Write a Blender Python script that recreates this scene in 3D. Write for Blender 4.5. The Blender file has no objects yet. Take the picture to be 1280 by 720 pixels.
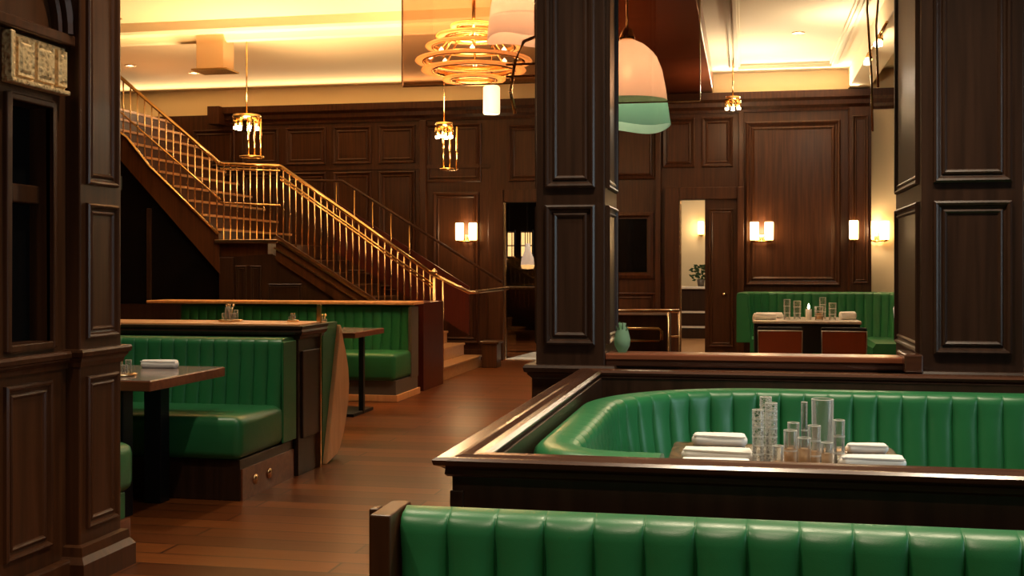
import bpy, bmesh, math, random
from mathutils import Vector, Matrix
random.seed(4)
sc = bpy.context.scene
col = sc.collection

# ------------------------------------------------------------------ camera, world, exposure
cam = bpy.data.cameras.new('camera')
cam.sensor_width = 36.0
cam.lens = 1450 / 1280 * 36.0
cam.shift_y = -25 / 1280
cam.clip_end = 200
cam_o = bpy.data.objects.new('camera', cam)
cam_o.location = (0, 0, 1.42)
cam_o.rotation_euler = (math.pi / 2, 0, math.radians(11.31))
col.objects.link(cam_o)
sc.camera = cam_o
w = bpy.data.worlds.new('world'); sc.world = w; w.use_nodes = True
w.node_tree.nodes['Background'].inputs[0].default_value = (0.72, 0.90, 1.0, 1)
w.node_tree.nodes['Background'].inputs[1].default_value = 0.6
sc.view_settings.view_transform = 'Standard'
sc.view_settings.look = 'None'
sc.view_settings.gamma = 1
sc.view_settings.use_curve_mapping = False
sc.view_settings.exposure = 0.3
WARM = (1.0, 0.68, 0.36)
WARM2 = (1.0, 0.80, 0.56)

def light(name, kind, loc, power, color=WARM2, size=0.1, rot=(0, 0, 0), spot=None, parent=None, sy=None, blend=0.6):
    l = bpy.data.lights.new(name, kind); l.energy = power; l.color = color
    if kind in ('POINT', 'SPOT'): l.shadow_soft_size = size
    if kind == 'AREA':
        l.size = size
        if sy: l.shape = 'RECTANGLE'; l.size_y = sy
    if spot: l.spot_size = math.radians(spot); l.spot_blend = blend
    o = bpy.data.objects.new(name, l); o.location = loc; o.rotation_euler = rot
    col.objects.link(o)
    if parent: o.parent = parent; o.location = Vector(loc) - parent.location
    return o

UP = (math.pi, 0, 0)
# cove strips lying on top of the wood cornice and the beams, shining at the ceiling
light('cove_light', 'AREA', (-7.0, 17.15, 4.03), 45, WARM, 6.6, (math.pi + 1.0, 0, 0), sy=0.12)
light('cove_light', 'AREA', (0.6, 17.15, 4.03), 30, WARM2, 2.0, (math.pi + 1.0, 0, 0), sy=0.12)
light('cove_light', 'AREA', (-6.4, 12.75, 4.13), 7, WARM, 8.0, UP, sy=0.15)  # unseen strip added on the beam to widen the ceiling light

# daylight coming in through the side window at right
light('window_daylight', 'AREA', (3.75, 2.6, 1.95), 110, (0.70, 0.92, 1.0), 3.6, (0, math.radians(90), 0), sy=2.0)

# ------------------------------------------------------------------ materials
def new_mat(name):
    m = bpy.data.materials.new(name); m.use_nodes = True
    return m, m.node_tree.nodes, m.node_tree.links, m.node_tree.nodes['Principled BSDF']

def plain(name, c, rough=0.5, metal=0.0, coat=0.0, emit=None, es=0.0, trans=0.0, ior=1.45, var=0.0, vscale=8):
    m, n, l, b = new_mat(name)
    b.inputs['Base Color'].default_value = (*c, 1)
    b.inputs['Roughness'].default_value = rough
    b.inputs['Metallic'].default_value = metal
    b.inputs['Coat Weight'].default_value = coat
    b.inputs['Transmission Weight'].default_value = trans
    b.inputs['IOR'].default_value = ior
    if emit:
        b.inputs['Emission Color'].default_value = (*emit, 1); b.inputs['Emission Strength'].default_value = es
    tc = n.new('ShaderNodeTexCoord'); nz = n.new('ShaderNodeTexNoise'); nz.inputs['Scale'].default_value = vscale
    l.new(tc.outputs['Object'], nz.inputs['Vector'])
    mr = n.new('ShaderNodeMapRange'); mr.inputs[3].default_value = 1 - var; mr.inputs[4].default_value = 1 + var
    l.new(nz.outputs['Fac'], mr.inputs[0])
    mx = n.new('ShaderNodeVectorMath'); mx.operation = 'SCALE'; mx.inputs[0].default_value = c
    l.new(mr.outputs[0], mx.inputs['Scale']); l.new(mx.outputs[0], b.inputs['Base Color'])
    return m

def wood(name, c1, c2, rough=0.35, scale=(30, 30, 1.5), coat=0.3, bump=0.05):
    m, n, l, b = new_mat(name)
    tc = n.new('ShaderNodeTexCoord'); mp = n.new('ShaderNodeMapping'); mp.inputs['Scale'].default_value = scale
    nz = n.new('ShaderNodeTexNoise'); nz.inputs['Scale'].default_value = 1.0; nz.inputs['Detail'].default_value = 6
    l.new(tc.outputs['Object'], mp.inputs[0]); l.new(mp.outputs[0], nz.inputs['Vector'])
    r = n.new('ShaderNodeValToRGB')
    r.color_ramp.elements[0].position = 0.32; r.color_ramp.elements[0].color = (*c1, 1)
    r.color_ramp.elements[1].position = 0.68; r.color_ramp.elements[1].color = (*c2, 1)
    l.new(nz.outputs['Fac'], r.inputs[0]); l.new(r.outputs[0], b.inputs['Base Color'])
    b.inputs['Roughness'].default_value = rough; b.inputs['Coat Weight'].default_value = coat
    b.inputs['Coat Roughness'].default_value = 0.25
    b.inputs['Specular IOR Level'].default_value = 0.35
    bp = n.new('ShaderNodeBump'); bp.inputs['Strength'].default_value = bump; bp.inputs['Distance'].default_value = 0.004
    l.new(nz.outputs['Fac'], bp.inputs['Height']); l.new(bp.outputs[0], b.inputs['Normal'])
    return m

def leather(name, c, rough=0.36):
    m, n, l, b = new_mat(name)
    tc = n.new('ShaderNodeTexCoord')
    nz = n.new('ShaderNodeTexNoise'); nz.inputs['Scale'].default_value = 3.0; nz.inputs['Detail'].default_value = 3
    l.new(tc.outputs['Object'], nz.inputs['Vector'])
    r = n.new('ShaderNodeValToRGB')
    r.color_ramp.elements[0].color = (*[v * 0.8 for v in c], 1); r.color_ramp.elements[1].color = (*[v * 1.2 for v in c], 1)
    l.new(nz.outputs['Fac'], r.inputs[0]); l.new(r.outputs[0], b.inputs['Base Color'])
    b.inputs['Roughness'].default_value = rough; b.inputs['Specular IOR Level'].default_value = 0.6
    v = n.new('ShaderNodeTexVoronoi'); v.inputs['Scale'].default_value = 350
    n2 = n.new('ShaderNodeTexNoise'); n2.inputs['Scale'].default_value = 14
    l.new(tc.outputs['Object'], v.inputs['Vector']); l.new(tc.outputs['Object'], n2.inputs['Vector'])
    ad = n.new('ShaderNodeMath'); ad.operation = 'MULTIPLY_ADD'; ad.inputs[1].default_value = 0.12
    l.new(v.outputs['Distance'], ad.inputs[0]); l.new(n2.outputs['Fac'], ad.inputs[2])
    bp = n.new('ShaderNodeBump'); bp.inputs['Strength'].default_value = 0.12; bp.inputs['Distance'].default_value = 0.01
    l.new(ad.outputs[0], bp.inputs['Height']); l.new(bp.outputs[0], b.inputs['Normal'])
    return m

def floor_mat():
    m, n, l, b = new_mat('plank_floor')
    tc = n.new('ShaderNodeTexCoord')
    br = n.new('ShaderNodeTexBrick')
    br.inputs['Color1'].default_value = (0.185, 0.054, 0.012, 1); br.inputs['Color2'].default_value = (0.072, 0.019, 0.005, 1)
    br.inputs['Mortar'].default_value = (0.03, 0.010, 0.005, 1)
    br.inputs['Scale'].default_value = 1; br.inputs['Mortar Size'].default_value = 0.007
    br.inputs['Brick Width'].default_value = 1.9; br.inputs['Row Height'].default_value = 0.19
    br.inputs['Bias'].default_value = 0.0
    l.new(tc.outputs['Object'], br.inputs['Vector'])
    mp = n.new('ShaderNodeMapping'); mp.inputs['Scale'].default_value = (2, 40, 1)
    nz = n.new('ShaderNodeTexNoise'); nz.inputs['Scale'].default_value = 1; nz.inputs['Detail'].default_value = 6
    l.new(tc.outputs['Object'], mp.inputs[0]); l.new(mp.outputs[0], nz.inputs['Vector'])
    mr = n.new('ShaderNodeMapRange'); mr.inputs[3].default_value = 0.65; mr.inputs[4].default_value = 1.35
    l.new(nz.outputs['Fac'], mr.inputs[0])
    sm = n.new('ShaderNodeVectorMath'); sm.operation = 'SCALE'
    l.new(br.outputs['Color'], sm.inputs[0]); l.new(mr.outputs[0], sm.inputs['Scale']); l.new(sm.outputs[0], b.inputs['Base Color'])
    b.inputs['Roughness'].default_value = 0.30; b.inputs['Specular IOR Level'].default_value = 0.32
    bp = n.new('ShaderNodeBump'); bp.inputs['Strength'].default_value = 0.1; bp.inputs['Distance'].default_value = 0.003
    l.new(nz.outputs['Fac'], bp.inputs['Height']); l.new(bp.outputs[0], b.inputs['Normal'])
    return m

def stone_mat():
    m, n, l, b = new_mat('brown_stone')
    tc = n.new('ShaderNodeTexCoord')
    v = n.new('ShaderNodeTexNoise'); v.inputs['Scale'].default_value = 28; v.inputs['Detail'].default_value = 8
    l.new(tc.outputs['Object'], v.inputs['Vector'])
    r = n.new('ShaderNodeValToRGB')
    r.color_ramp.elements[0].position = 0.4; r.color_ramp.elements[0].color = (0.045, 0.024, 0.012, 1)
    r.color_ramp.elements[1].position = 0.62; r.color_ramp.elements[1].color = (0.22, 0.12, 0.055, 1)
    l.new(v.outputs['Fac'], r.inputs[0]); l.new(r.outputs[0], b.inputs['Base Color'])
    b.inputs['Roughness'].default_value = 0.25
    return m

def relief_mat():
    m, n, l, b = new_mat('gilded_relief')
    tc = n.new('ShaderNodeTexCoord')
    v = n.new('ShaderNodeTexVoronoi'); v.inputs['Scale'].default_value = 42
    nz = n.new('ShaderNodeTexNoise'); nz.inputs['Scale'].default_value = 60; nz.inputs['Detail'].default_value = 5
    l.new(tc.outputs['Object'], v.inputs['Vector']); l.new(tc.outputs['Object'], nz.inputs['Vector'])
    ad = n.new('ShaderNodeMath'); ad.operation = 'ADD'
    l.new(v.outputs['Distance'], ad.inputs[0]); l.new(nz.outputs['Fac'], ad.inputs[1])
    r = n.new('ShaderNodeValToRGB')
    r.color_ramp.elements[0].position = 0.45; r.color_ramp.elements[0].color = (0.30, 0.16, 0.05, 1)
    r.color_ramp.elements[1].position = 1.0; r.color_ramp.elements[1].color = (0.85, 0.58, 0.27, 1)
    l.new(ad.outputs[0], r.inputs[0]); l.new(r.outputs[0], b.inputs['Base Color'])
    b.inputs['Roughness'].default_value = 0.5; b.inputs['Metallic'].default_value = 0.15
    bp = n.new('ShaderNodeBump'); bp.inputs['Strength'].default_value = 0.6; bp.inputs['Distance'].default_value = 0.01
    l.new(ad.outputs[0], bp.inputs['Height']); l.new(bp.outputs[0], b.inputs['Normal'])
    return m

def pane_mat(name, tint, refl=0.12):
    m, n, l, b = new_mat(name)
    n.remove(b); out = n['Material Output']
    t = n.new('ShaderNodeBsdfTransparent'); t.inputs[0].default_value = (*tint, 1)
    g = n.new('ShaderNodeBsdfGlossy'); g.inputs['Roughness'].default_value = 0.02; g.inputs[0].default_value = (1, .9, .8, 1)
    fr = n.new('ShaderNodeFresnel'); fr.inputs[0].default_value = 1.5
    ma = n.new('ShaderNodeMath'); ma.operation = 'MULTIPLY_ADD'; ma.inputs[1].default_value = 0.9; ma.inputs[2].default_value = refl * 0.2
    l.new(fr.outputs[0], ma.inputs[0])
    mx = n.new('ShaderNodeMixShader'); l.new(ma.outputs[0], mx.inputs[0]); l.new(t.outputs[0], mx.inputs[1]); l.new(g.outputs[0], mx.inputs[2])
    l.new(mx.outputs[0], out.inputs[0])
    return m

def frost_mat(name, c, trans=0.5, emit=0.0, ec=None):
    m, n, l, b = new_mat(name)
    n.remove(b); out = n['Material Output']
    d = n.new('ShaderNodeBsdfTranslucent'); d.inputs[0].default_value = (*c, 1)
    d2 = n.new('ShaderNodeBsdfDiffuse'); d2.inputs[0].default_value = (*c, 1)
    t = n.new('ShaderNodeBsdfTransparent'); t.inputs[0].default_value = (*[min(1, v * 1.1) for v in c], 1)
    m1 = n.new('ShaderNodeMixShader'); m1.inputs[0].default_value = 0.5
    l.new(d.outputs[0], m1.inputs[1]); l.new(d2.outputs[0], m1.inputs[2])
    m2 = n.new('ShaderNodeMixShader'); m2.inputs[0].default_value = trans
    l.new(m1.outputs[0], m2.inputs[1]); l.new(t.outputs[0], m2.inputs[2])
    e = n.new('ShaderNodeEmission'); e.inputs[0].default_value = (*(ec or c), 1); e.inputs[1].default_value = emit
    a = n.new('ShaderNodeAddShader'); l.new(m2.outputs[0], a.inputs[0]); l.new(e.outputs[0], a.inputs[1])
    l.new(a.outputs[0], out.inputs[0])
    return m

def crystal_mat(name, glint=.45):  # glints painted in as white specks and pale grazing edges
    m, n, l, b = new_mat(name)
    n.remove(b); out = n['Material Output']
    t = n.new('ShaderNodeBsdfTransparent'); t.inputs[0].default_value = (.95, .95, .93, 1)
    g = n.new('ShaderNodeBsdfGlossy'); g.inputs['Roughness'].default_value = 0.05
    d = n.new('ShaderNodeBsdfTranslucent'); d.inputs[0].default_value = (.95, .93, .88, 1)
    d2 = n.new('ShaderNodeBsdfDiffuse'); d2.inputs[0].default_value = (.95, .93, .88, 1)
    ma_ = n.new('ShaderNodeMixShader'); ma_.inputs[0].default_value = .5; l.new(d.outputs[0], ma_.inputs[1]); l.new(d2.outputs[0], ma_.inputs[2])
    lw = n.new('ShaderNodeLayerWeight'); lw.inputs[0].default_value = 0.25
    m1 = n.new('ShaderNodeMixShader'); l.new(lw.outputs['Fresnel'], m1.inputs[0]); l.new(t.outputs[0], m1.inputs[1]); l.new(g.outputs[0], m1.inputs[2])
    tc = n.new('ShaderNodeTexCoord'); v = n.new('ShaderNodeTexVoronoi'); v.inputs['Scale'].default_value = 75; v.feature = 'DISTANCE_TO_EDGE'
    l.new(tc.outputs['Object'], v.inputs['Vector'])
    mr = n.new('ShaderNodeMapRange'); mr.inputs[1].default_value = .02; mr.inputs[2].default_value = .07; mr.inputs[3].default_value = glint; mr.inputs[4].default_value = .02
    l.new(v.outputs['Distance'], mr.inputs[0])
    m2 = n.new('ShaderNodeMixShader'); lw2 = n.new('ShaderNodeLayerWeight'); lw2.inputs[0].default_value = 0.5
    pw = n.new('ShaderNodeMath'); pw.operation = 'POWER'; pw.inputs[1].default_value = 5.0; l.new(lw2.outputs['Facing'], pw.inputs[0])
    ad = n.new('ShaderNodeMath'); ad.operation = 'MAXIMUM'; l.new(pw.outputs[0], ad.inputs[0]); l.new(mr.outputs[0], ad.inputs[1])
    l.new(ad.outputs[0], m2.inputs[0]); l.new(m1.outputs[0], m2.inputs[1]); l.new(ma_.outputs[0], m2.inputs[2])
    l.new(m2.outputs[0], out.inputs[0])
    return m

M = dict(
    dark=wood('dark_shaded_wood', (0.021, 0.0095, 0.0052), (0.040, 0.018, 0.010), 0.36, coat=0.12),  # pillars share the back wall's wood; shade put into this tone
    mid=wood('brown_wood', (0.042, 0.0145, 0.005), (0.078, 0.028, 0.010), 0.38, coat=0.15),
    back=wood('lit_panelling_wood', (0.036, 0.010, 0.003), (0.078, 0.025, 0.0075), 0.42, coat=0.08),  # same wood as the pillars, stronger light put into the colour
    red=wood('red_stained_wood', (0.060, 0.008, 0.005), (0.085, 0.012, 0.007), 0.35),
    rail=wood('polished_rail_wood', (0.045, 0.017, 0.009), (0.085, 0.032, 0.016), 0.22, (1.5, 30, 30), 0.6),
    tan=wood('tan_wood', (0.74, 0.36, 0.15), (0.86, 0.46, 0.21), 0.35, (20, 20, 3)),
    cherry=wood('cherry_wood', (0.16, 0.045, 0.02), (0.24, 0.075, 0.032), 0.3, (2, 30, 30)),
    tread=wood('stair_tread_wood', (0.46, 0.24, 0.10), (0.58, 0.32, 0.15), 0.3, (2, 30, 30)),
    floor=floor_mat(), stone=stone_mat(), relief=relief_mat(),
    green=leather('green_leather', (0.020, 0.160, 0.056)),
    black=plain('black_metal', (0.012, 0.014, 0.018), 0.4, 0.3),
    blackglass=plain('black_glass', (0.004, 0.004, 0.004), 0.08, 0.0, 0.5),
    blackcloth=plain('black_upholstery', (0.008, 0.008, 0.009), 0.7),
    brass=plain('brass', (0.78, 0.50, 0.20), 0.22, 1.0),
    pbrass=plain('pale_brass', (0.92, 0.68, 0.40), 0.25, 1.0),
    orange=plain('orange_leather', (0.33, 0.075, 0.022), 0.45),
    piping=plain('cream_piping', (0.75, 0.66, 0.52), 0.5),
    cream=plain('cream_plaster', (0.80, 0.68, 0.47), 0.8, var=0.03, vscale=2),
    gold=plain('golden_plaster', (0.86, 0.68, 0.42), 0.75, var=0.03, vscale=1.5),
    white=plain('white_linen', (0.93, 0.91, 0.86), 0.85),
    marble=plain('pale_marble', (0.72, 0.66, 0.58), 0.25, var=0.2, vscale=12),
    glass=crystal_mat('plain_drinking_glass', .10), crystal=crystal_mat('cut_crystal_glints', .50), rim=frost_mat('glint_rim', (.9, .9, .86), .35),  # rims and ribs coloured pale to stand for highlights
    gglass=frost_mat('green_glass', (0.55, 0.80, 0.62), .5),
    amber=frost_mat('amber_drink', (0.98, 0.74, 0.54), .5),
    pane=pane_mat('tinted_pane', (0.70, 0.56, 0.47)),
    shade=plain('lit_glass_shade', (1, 0.85, 0.6), 0.5, emit=(1.0, 0.60, 0.22), es=9.0),
    bulb=plain('lit_bulb', (1, 0.9, 0.7), 0.5, emit=(1.0, 0.80, 0.50), es=14.0),
    chand=frost_mat('glowing_chandelier_glass', (1.0, 0.75, 0.42), 0.40, 0.50, (1.0, 0.62, 0.25)),
    cone=frost_mat('pale_pendant_glass', (0.92, 0.84, 0.76), 0.25, 0.16),
    conegreen=frost_mat('green_pendant_glass', (0.42, 0.62, 0.52), 0.30, 0.03),
    drumsh=frost_mat('pale_drum_fabric', (0.80, 0.62, 0.38), 0.35, 0.02),
    leaf=plain('dark_leaf', (0.02, 0.06, 0.02), 0.5),
    slate=plain('grey_paint', (0.12, 0.10, 0.085), 0.4),
    sign=plain('lit_notice', (0.8, 0.7, 0.5), 0.5, emit=(1.0, 0.8, 0.5), es=0.35, var=0.5, vscale=60),
)

# ------------------------------------------------------------------ mesh helpers
class MB:
    def __init__(s): s.bm = bmesh.new()
    def face(s, pts):
        try: return s.bm.faces.new([s.bm.verts.new(p) for p in pts])
        except ValueError: return None
    def grid(s, rows, closeu=False, closev=False, smooth=True):
        vs = [[s.bm.verts.new(p) for p in r] for r in rows]
        nu, nv = len(vs), len(vs[0])
        for i in range(nu if closeu else nu - 1):
            for j in range(nv if closev else nv - 1):
                a, b, c, d = vs[i][j], vs[(i + 1) % nu][j], vs[(i + 1) % nu][(j + 1) % nv], vs[i][(j + 1) % nv]
                try: f = s.bm.faces.new((a, b, c, d)); f.smooth = smooth
                except ValueError: pass
        return vs
    def box(s, x0, x1, y0, y1, z0, z1):
        p = [s.bm.verts.new((x, y, z)) for x in (x0, x1) for y in (y0, y1) for z in (z0, z1)]
        for q in ((0, 1, 3, 2), (4, 6, 7, 5), (0, 4, 5, 1), (2, 3, 7, 6), (0, 2, 6, 4), (1, 5, 7, 3)):
            s.bm.faces.new([p[i] for i in q])
        return s
    def obox(s, a, b, wv, hv):
        """box along a->b; wv/hv are full width and height vectors about the line"""
        a, b, wv, hv = map(Vector, (a, b, wv, hv))
        p = []
        for e in (a, b):
            for sx, sz in ((-.5, -.5), (.5, -.5), (.5, .5), (-.5, .5)): p.append(s.bm.verts.new(e + wv * sx + hv * sz))
        for q in ((0, 3, 2, 1), (4, 5, 6, 7), (0, 1, 5, 4), (1, 2, 6, 5), (2, 3, 7, 6), (3, 0, 4, 7)):
            s.bm.faces.new([p[i] for i in q])
        return s
    def tube(s, pts, r, n=8, caps=True):
        pts = [Vector(p) for p in pts]; rings = []
        for i, p in enumerate(pts):
            t = (pts[min(i + 1, len(pts) - 1)] - pts[max(i - 1, 0)]).normalized()
            up = Vector((0, 0, 1)) if abs(t.z) < 0.9 else Vector((1, 0, 0))
            a = t.cross(up).normalized(); b = a.cross(t)
            rr = r[i] if isinstance(r, (list, tuple)) else r
            rings.append([p + (a * math.cos(k * 2 * math.pi / n) + b * math.sin(k * 2 * math.pi / n)) * rr for k in range(n)])
        vs = s.grid(rings, closev=True)
        if caps:
            for e in (vs[0], vs[-1]):
                try: s.bm.faces.new(e)
                except ValueError: pass
        return s
    def lathe(s, prof, c=(0, 0, 0), n=20, sx=1, sy=1, ang=2 * math.pi):
        full = abs(ang - 2 * math.pi) < 1e-6
        m = n if full else n + 1
        rows = [[(c[0] + r * sx * math.cos(ang * k / n), c[1] + r * sy * math.sin(ang * k / n), c[2] + z) for k in range(m)] for r, z in prof]
        s.grid(rows, closev=full); return s
    def prism(s, pts, ext):
        ext = Vector(ext)
        a = [s.bm.verts.new(p) for p in pts]; b = [s.bm.verts.new(Vector(p) + ext) for p in pts]
        s.bm.faces.new(a); s.bm.faces.new(b[::-1]); n = len(a)
        for i in range(n): s.bm.faces.new((a[i], b[i], b[(i + 1) % n], a[(i + 1) % n]))
        return s
    def panel(s, o, u, v, w_, h_, prof, flip=False):
        """rectangular moulding rings; o corner, u,v in-plane unit axes; outward n = u x v"""
        o, u, v = Vector(o), Vector(u), Vector(v); nn = u.cross(v)
        if flip: nn = -nn
        prev = None
        for ins, ht in prof:
            ring = [s.bm.verts.new(o + u * a + v * b + nn * ht) for a, b in ((ins, ins), (w_ - ins, ins), (w_ - ins, h_ - ins), (ins, h_ - ins))]
            if prev:
                for i in range(4): s.bm.faces.new((prev[i], prev[(i + 1) % 4], ring[(i + 1) % 4], ring[i]))
            prev = ring
        s.bm.faces.new(prev); return s
    def build(s, name, mat, parent=None, bevel=0, smooth=False, loc=None, seg=2, sharp=None):
        bmesh.ops.remove_doubles(s.bm, verts=s.bm.verts, dist=1e-5)
        bmesh.ops.recalc_face_normals(s.bm, faces=s.bm.faces)
        me = bpy.data.meshes.new(name)
        if smooth:
            for f in s.bm.faces: f.smooth = True
        s.bm.to_mesh(me); s.bm.free()
        me.materials.append(M[mat] if isinstance(mat, str) else mat)
        o = bpy.data.objects.new(name, me); col.objects.link(o)
        if parent:
            o.parent = parent
            me.transform(Matrix.Translation(-world_loc(parent)))
        elif loc is not None:
            me.transform(Matrix.Translation(-Vector(loc))); o.location = loc
        if bevel:
            b = o.modifiers.new('bevel', 'BEVEL'); b.width = bevel; b.segments = seg; b.limit_method = 'ANGLE'; b.angle_limit = math.radians(40)
        return o

def world_loc(o):
    v = Vector(o.location)
    while o.parent: o = o.parent; v += o.location
    return v

def thing(name, label, cat, loc=(0, 0, 0), group=None):
    o = bpy.data.objects.new(name, None); col.objects.link(o); o.location = loc; o.empty_display_size = 0.1
    return tag(o, label, cat, group)
def tag(o, label, cat, group=None):
    o['label'] = label; o['category'] = cat
    if group: o['group'] = group
    return o
def struct(o): o['kind'] = 'structure'; return o
def kids(o): return [c for c in bpy.data.objects if c.parent == o]
def dup(root, loc, label, group=None, rz=0.0):
    def cp(o, par):
        c = o.copy(); col.objects.link(c)
        if par: c.parent = par
        for k in kids(o): cp(k, c)
        return c
    ks = kids(root)
    r = root.copy(); col.objects.link(r); r.location = loc; r.rotation_euler.z += rz; r['label'] = label
    if group: r['group'] = group
    for k in ks: cp(k, r)
    return r

def path_frames(path):
    """2D polyline -> list of (pt, mitred left-normal)"""
    out = []
    P = [Vector(p) for p in path]
    for i, p in enumerate(P):
        t0 = (P[i] - P[i - 1]).normalized() if i > 0 else None
        t1 = (P[i + 1] - P[i]).normalized() if i < len(P) - 1 else None
        t0 = t0 or t1; t1 = t1 or t0
        n0 = Vector((-t0.y, t0.x)); n1 = Vector((-t1.y, t1.x)); n = (n0 + n1).normalized()
        out.append((p, n / max(0.3, n.dot(n0))))
    return out

def sweep(mb, path, prof, closed=True, smooth=False, caps=True, bulge=None):
    """prof: list of (n, z). bulge(s, j) gives extra offset along n"""
    fr = path_frames(path); rows = []; sdist = 0; prev = None
    for p, n in fr:
        if prev is not None: sdist += (p - prev).length
        prev = p
        row = []
        for j, (a, z) in enumerate(prof):
            e = bulge(sdist, j) if bulge else (0, 0)
            q = p + n * (a + e[0]); row.append((q.x, q.y, z + e[1]))
        rows.append(row)
    vs = mb.grid(rows, closev=closed, smooth=smooth)
    if caps and closed:
        for e in (vs[0], vs[-1]):
            try: mb.bm.faces.new(e)
            except ValueError: pass
    return mb

def arc_path(pts, r, n=10):
    """polyline with rounded corners"""
    P = [Vector(p) for p in pts]; out = [P[0]]
    for i in range(1, len(P) - 1):
        ri = r[i - 1] if isinstance(r, (list, tuple)) else r
        a = (P[i - 1] - P[i]).normalized(); b = (P[i + 1] - P[i]).normalized()
        half = a.angle(b) / 2; d = ri / math.tan(half)
        s_, e_ = P[i] + a * d, P[i] + b * d
        c = P[i] + (a + b).normalized() * (ri / math.sin(half))
        va, vb = s_ - c, e_ - c; tot = va.angle_signed(vb)
        for k in range(n + 1):
            t = -tot * k / n
            out.append(c + Vector((va.x * math.cos(t) - va.y * math.sin(t), va.x * math.sin(t) + va.y * math.cos(t))))
    out.append(P[-1]); return out

def resample(path, step):
    P = [Vector(p) for p in path]; L = [0]
    for i in range(1, len(P)): L.append(L[-1] + (P[i] - P[i - 1]).length)
    n = max(2, round(L[-1] / step)); out = []; j = 0
    for k in range(n + 1):
        s_ = L[-1] * k / n
        while j < len(L) - 2 and L[j + 1] < s_: j += 1
        t = (s_ - L[j]) / max(1e-9, L[j + 1] - L[j]); out.append(P[j].lerp(P[j + 1], min(1, t)))
    return out, L[-1]

def channel_back(path, z0, z1, th, chan, depth, lean=0.05, sub=10, rad=0.035, topfade=0.35):
    """tufted back: path = foot line of the front top edge; facing side is the path's LEFT normal"""
    _, L = resample(path, 1)
    nch = max(1, round(L / chan)); cw = L / nch
    FR = [0, .012, .03, .06, .11, .2, .35, .5, .65, .8, .89, .94, .97, .988]
    fine, L = resample(path, cw / 40); P_ = [Vector(p) for p in fine]; stp = L / (len(P_) - 1); pts = []
    for c_ in [(i + f) * cw for i in range(nch) for f in FR] + [L]:
        i = min(len(P_) - 2, int(c_ / stp)); pts.append(P_[i].lerp(P_[i + 1], min(1, c_ / stp - i)))
    prof = []; wgt = []
    nz = 14
    for k in range(nz + 1):
        t = k / nz; z = z0 + (z1 - rad - z0) * t
        prof.append((lean * (1 - t) ** 1.3, z)); wgt.append(min(1.0, 0.45 + (z1 - rad - z) / 0.14))
    for k in range(1, 5):
        a = math.pi / 2 * k / 4
        prof.append((-rad + rad * math.cos(a), z1 - rad + rad * math.sin(a))); wgt.append((0.34, 0.22, 0.11, 0.03)[k - 1])
    prof.append((-th * 0.5, z1 + 0.004)); wgt.append(0)
    for k in range(0, 4):
        a = math.pi / 2 * k / 3
        prof.append((-th + rad - rad * math.sin(a), z1 - rad + rad * math.cos(a))); wgt.append(0)
    prof.append((-th, z0)); wgt.append(0)
    def bulge(s_, j):
        f = (s_ / cw) % 1.0
        g_ = f + .045 * wgt[j] * math.sin(2 * math.pi * f)
        b = (abs(math.sin(math.pi * min(1, max(0, g_)))) ** (0.16 + 0.26 * wgt[j])) if 0.001 < f < 0.999 else 0.0
        # the stitched fold leans: one flank of each channel is steeper
        wob = 0.9 + 0.1 * math.sin(s_ * 17)
        if 15 <= j <= 18:
            return (-(1 - b) * depth * wgt[j] * wob, -(1 - b) * depth * 0.10 * (j - 14) / 4)
        return (-(1 - b) * depth * wgt[j] * wob, 0)
    mb = MB(); sweep(mb, pts, prof, smooth=True, bulge=bulge)
    return mb

def cushion(x0, x1, y0, y1, z0, z1, r=0.05):
    """soft rounded box, crowned top"""
    mb = MB(); nx, ny = 14, 10
    def pos(u, v, w_):
        return (x0 + (x1 - x0) * u, y0 + (y1 - y0) * v, z0 + (z1 - z0) * w_)
    mb.box(x0, x1, y0, y1, z0, z1)
    bmesh.ops.bevel(mb.bm, geom=list(mb.bm.edges), offset=r, segments=5, profile=0.5, affect='EDGES')
    for f in mb.bm.faces: f.smooth = True
    return mb

PANEL = [(0, 0), (.001, .016), (.010, .022), (.020, .018), (.026, .006), (.036, .003), (.040, .010), (.048, .013), (.056, .008), (.060, .003)]
def scaled(k, kh=None): return [(a * k, b * (kh or k)) for a, b in PANEL]

def ledge_prof(z, h=0.09, p=0.04):
    """classic ledge: list of (out, z) going from bottom to top, closed behind"""
    return [(-0.01, z - h), (p * .25, z - h), (p * .35, z - h * .75), (p * .7, z - h * .55), (p * .75, z - h * .45), (p, z - h * .38), (p * 1.1, z - h * .15), (p * .95, z), (-0.01, z)]

def rect_loop(mb, x0, x1, y0, y1, prof):
    """moulding running round a rectangular pillar, prof (out,z)"""
    rows = []
    for sx, sy in ((-1, -1), (1, -1), (1, 1), (-1, 1)):
        bx, by = (x0 if sx < 0 else x1), (y0 if sy < 0 else y1)
        rows.append([(bx + sx * a, by + sy * a, z) for a, z in prof])
    mb.grid(rows, closeu=True, closev=True, smooth=False)
    return mb

# ================================================================== ROOM SHELL
CE = 4.3
struct(MB().box(-11.2, 3.6, -2, 27, -0.1, 0).build('floor', 'floor'))
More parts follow.
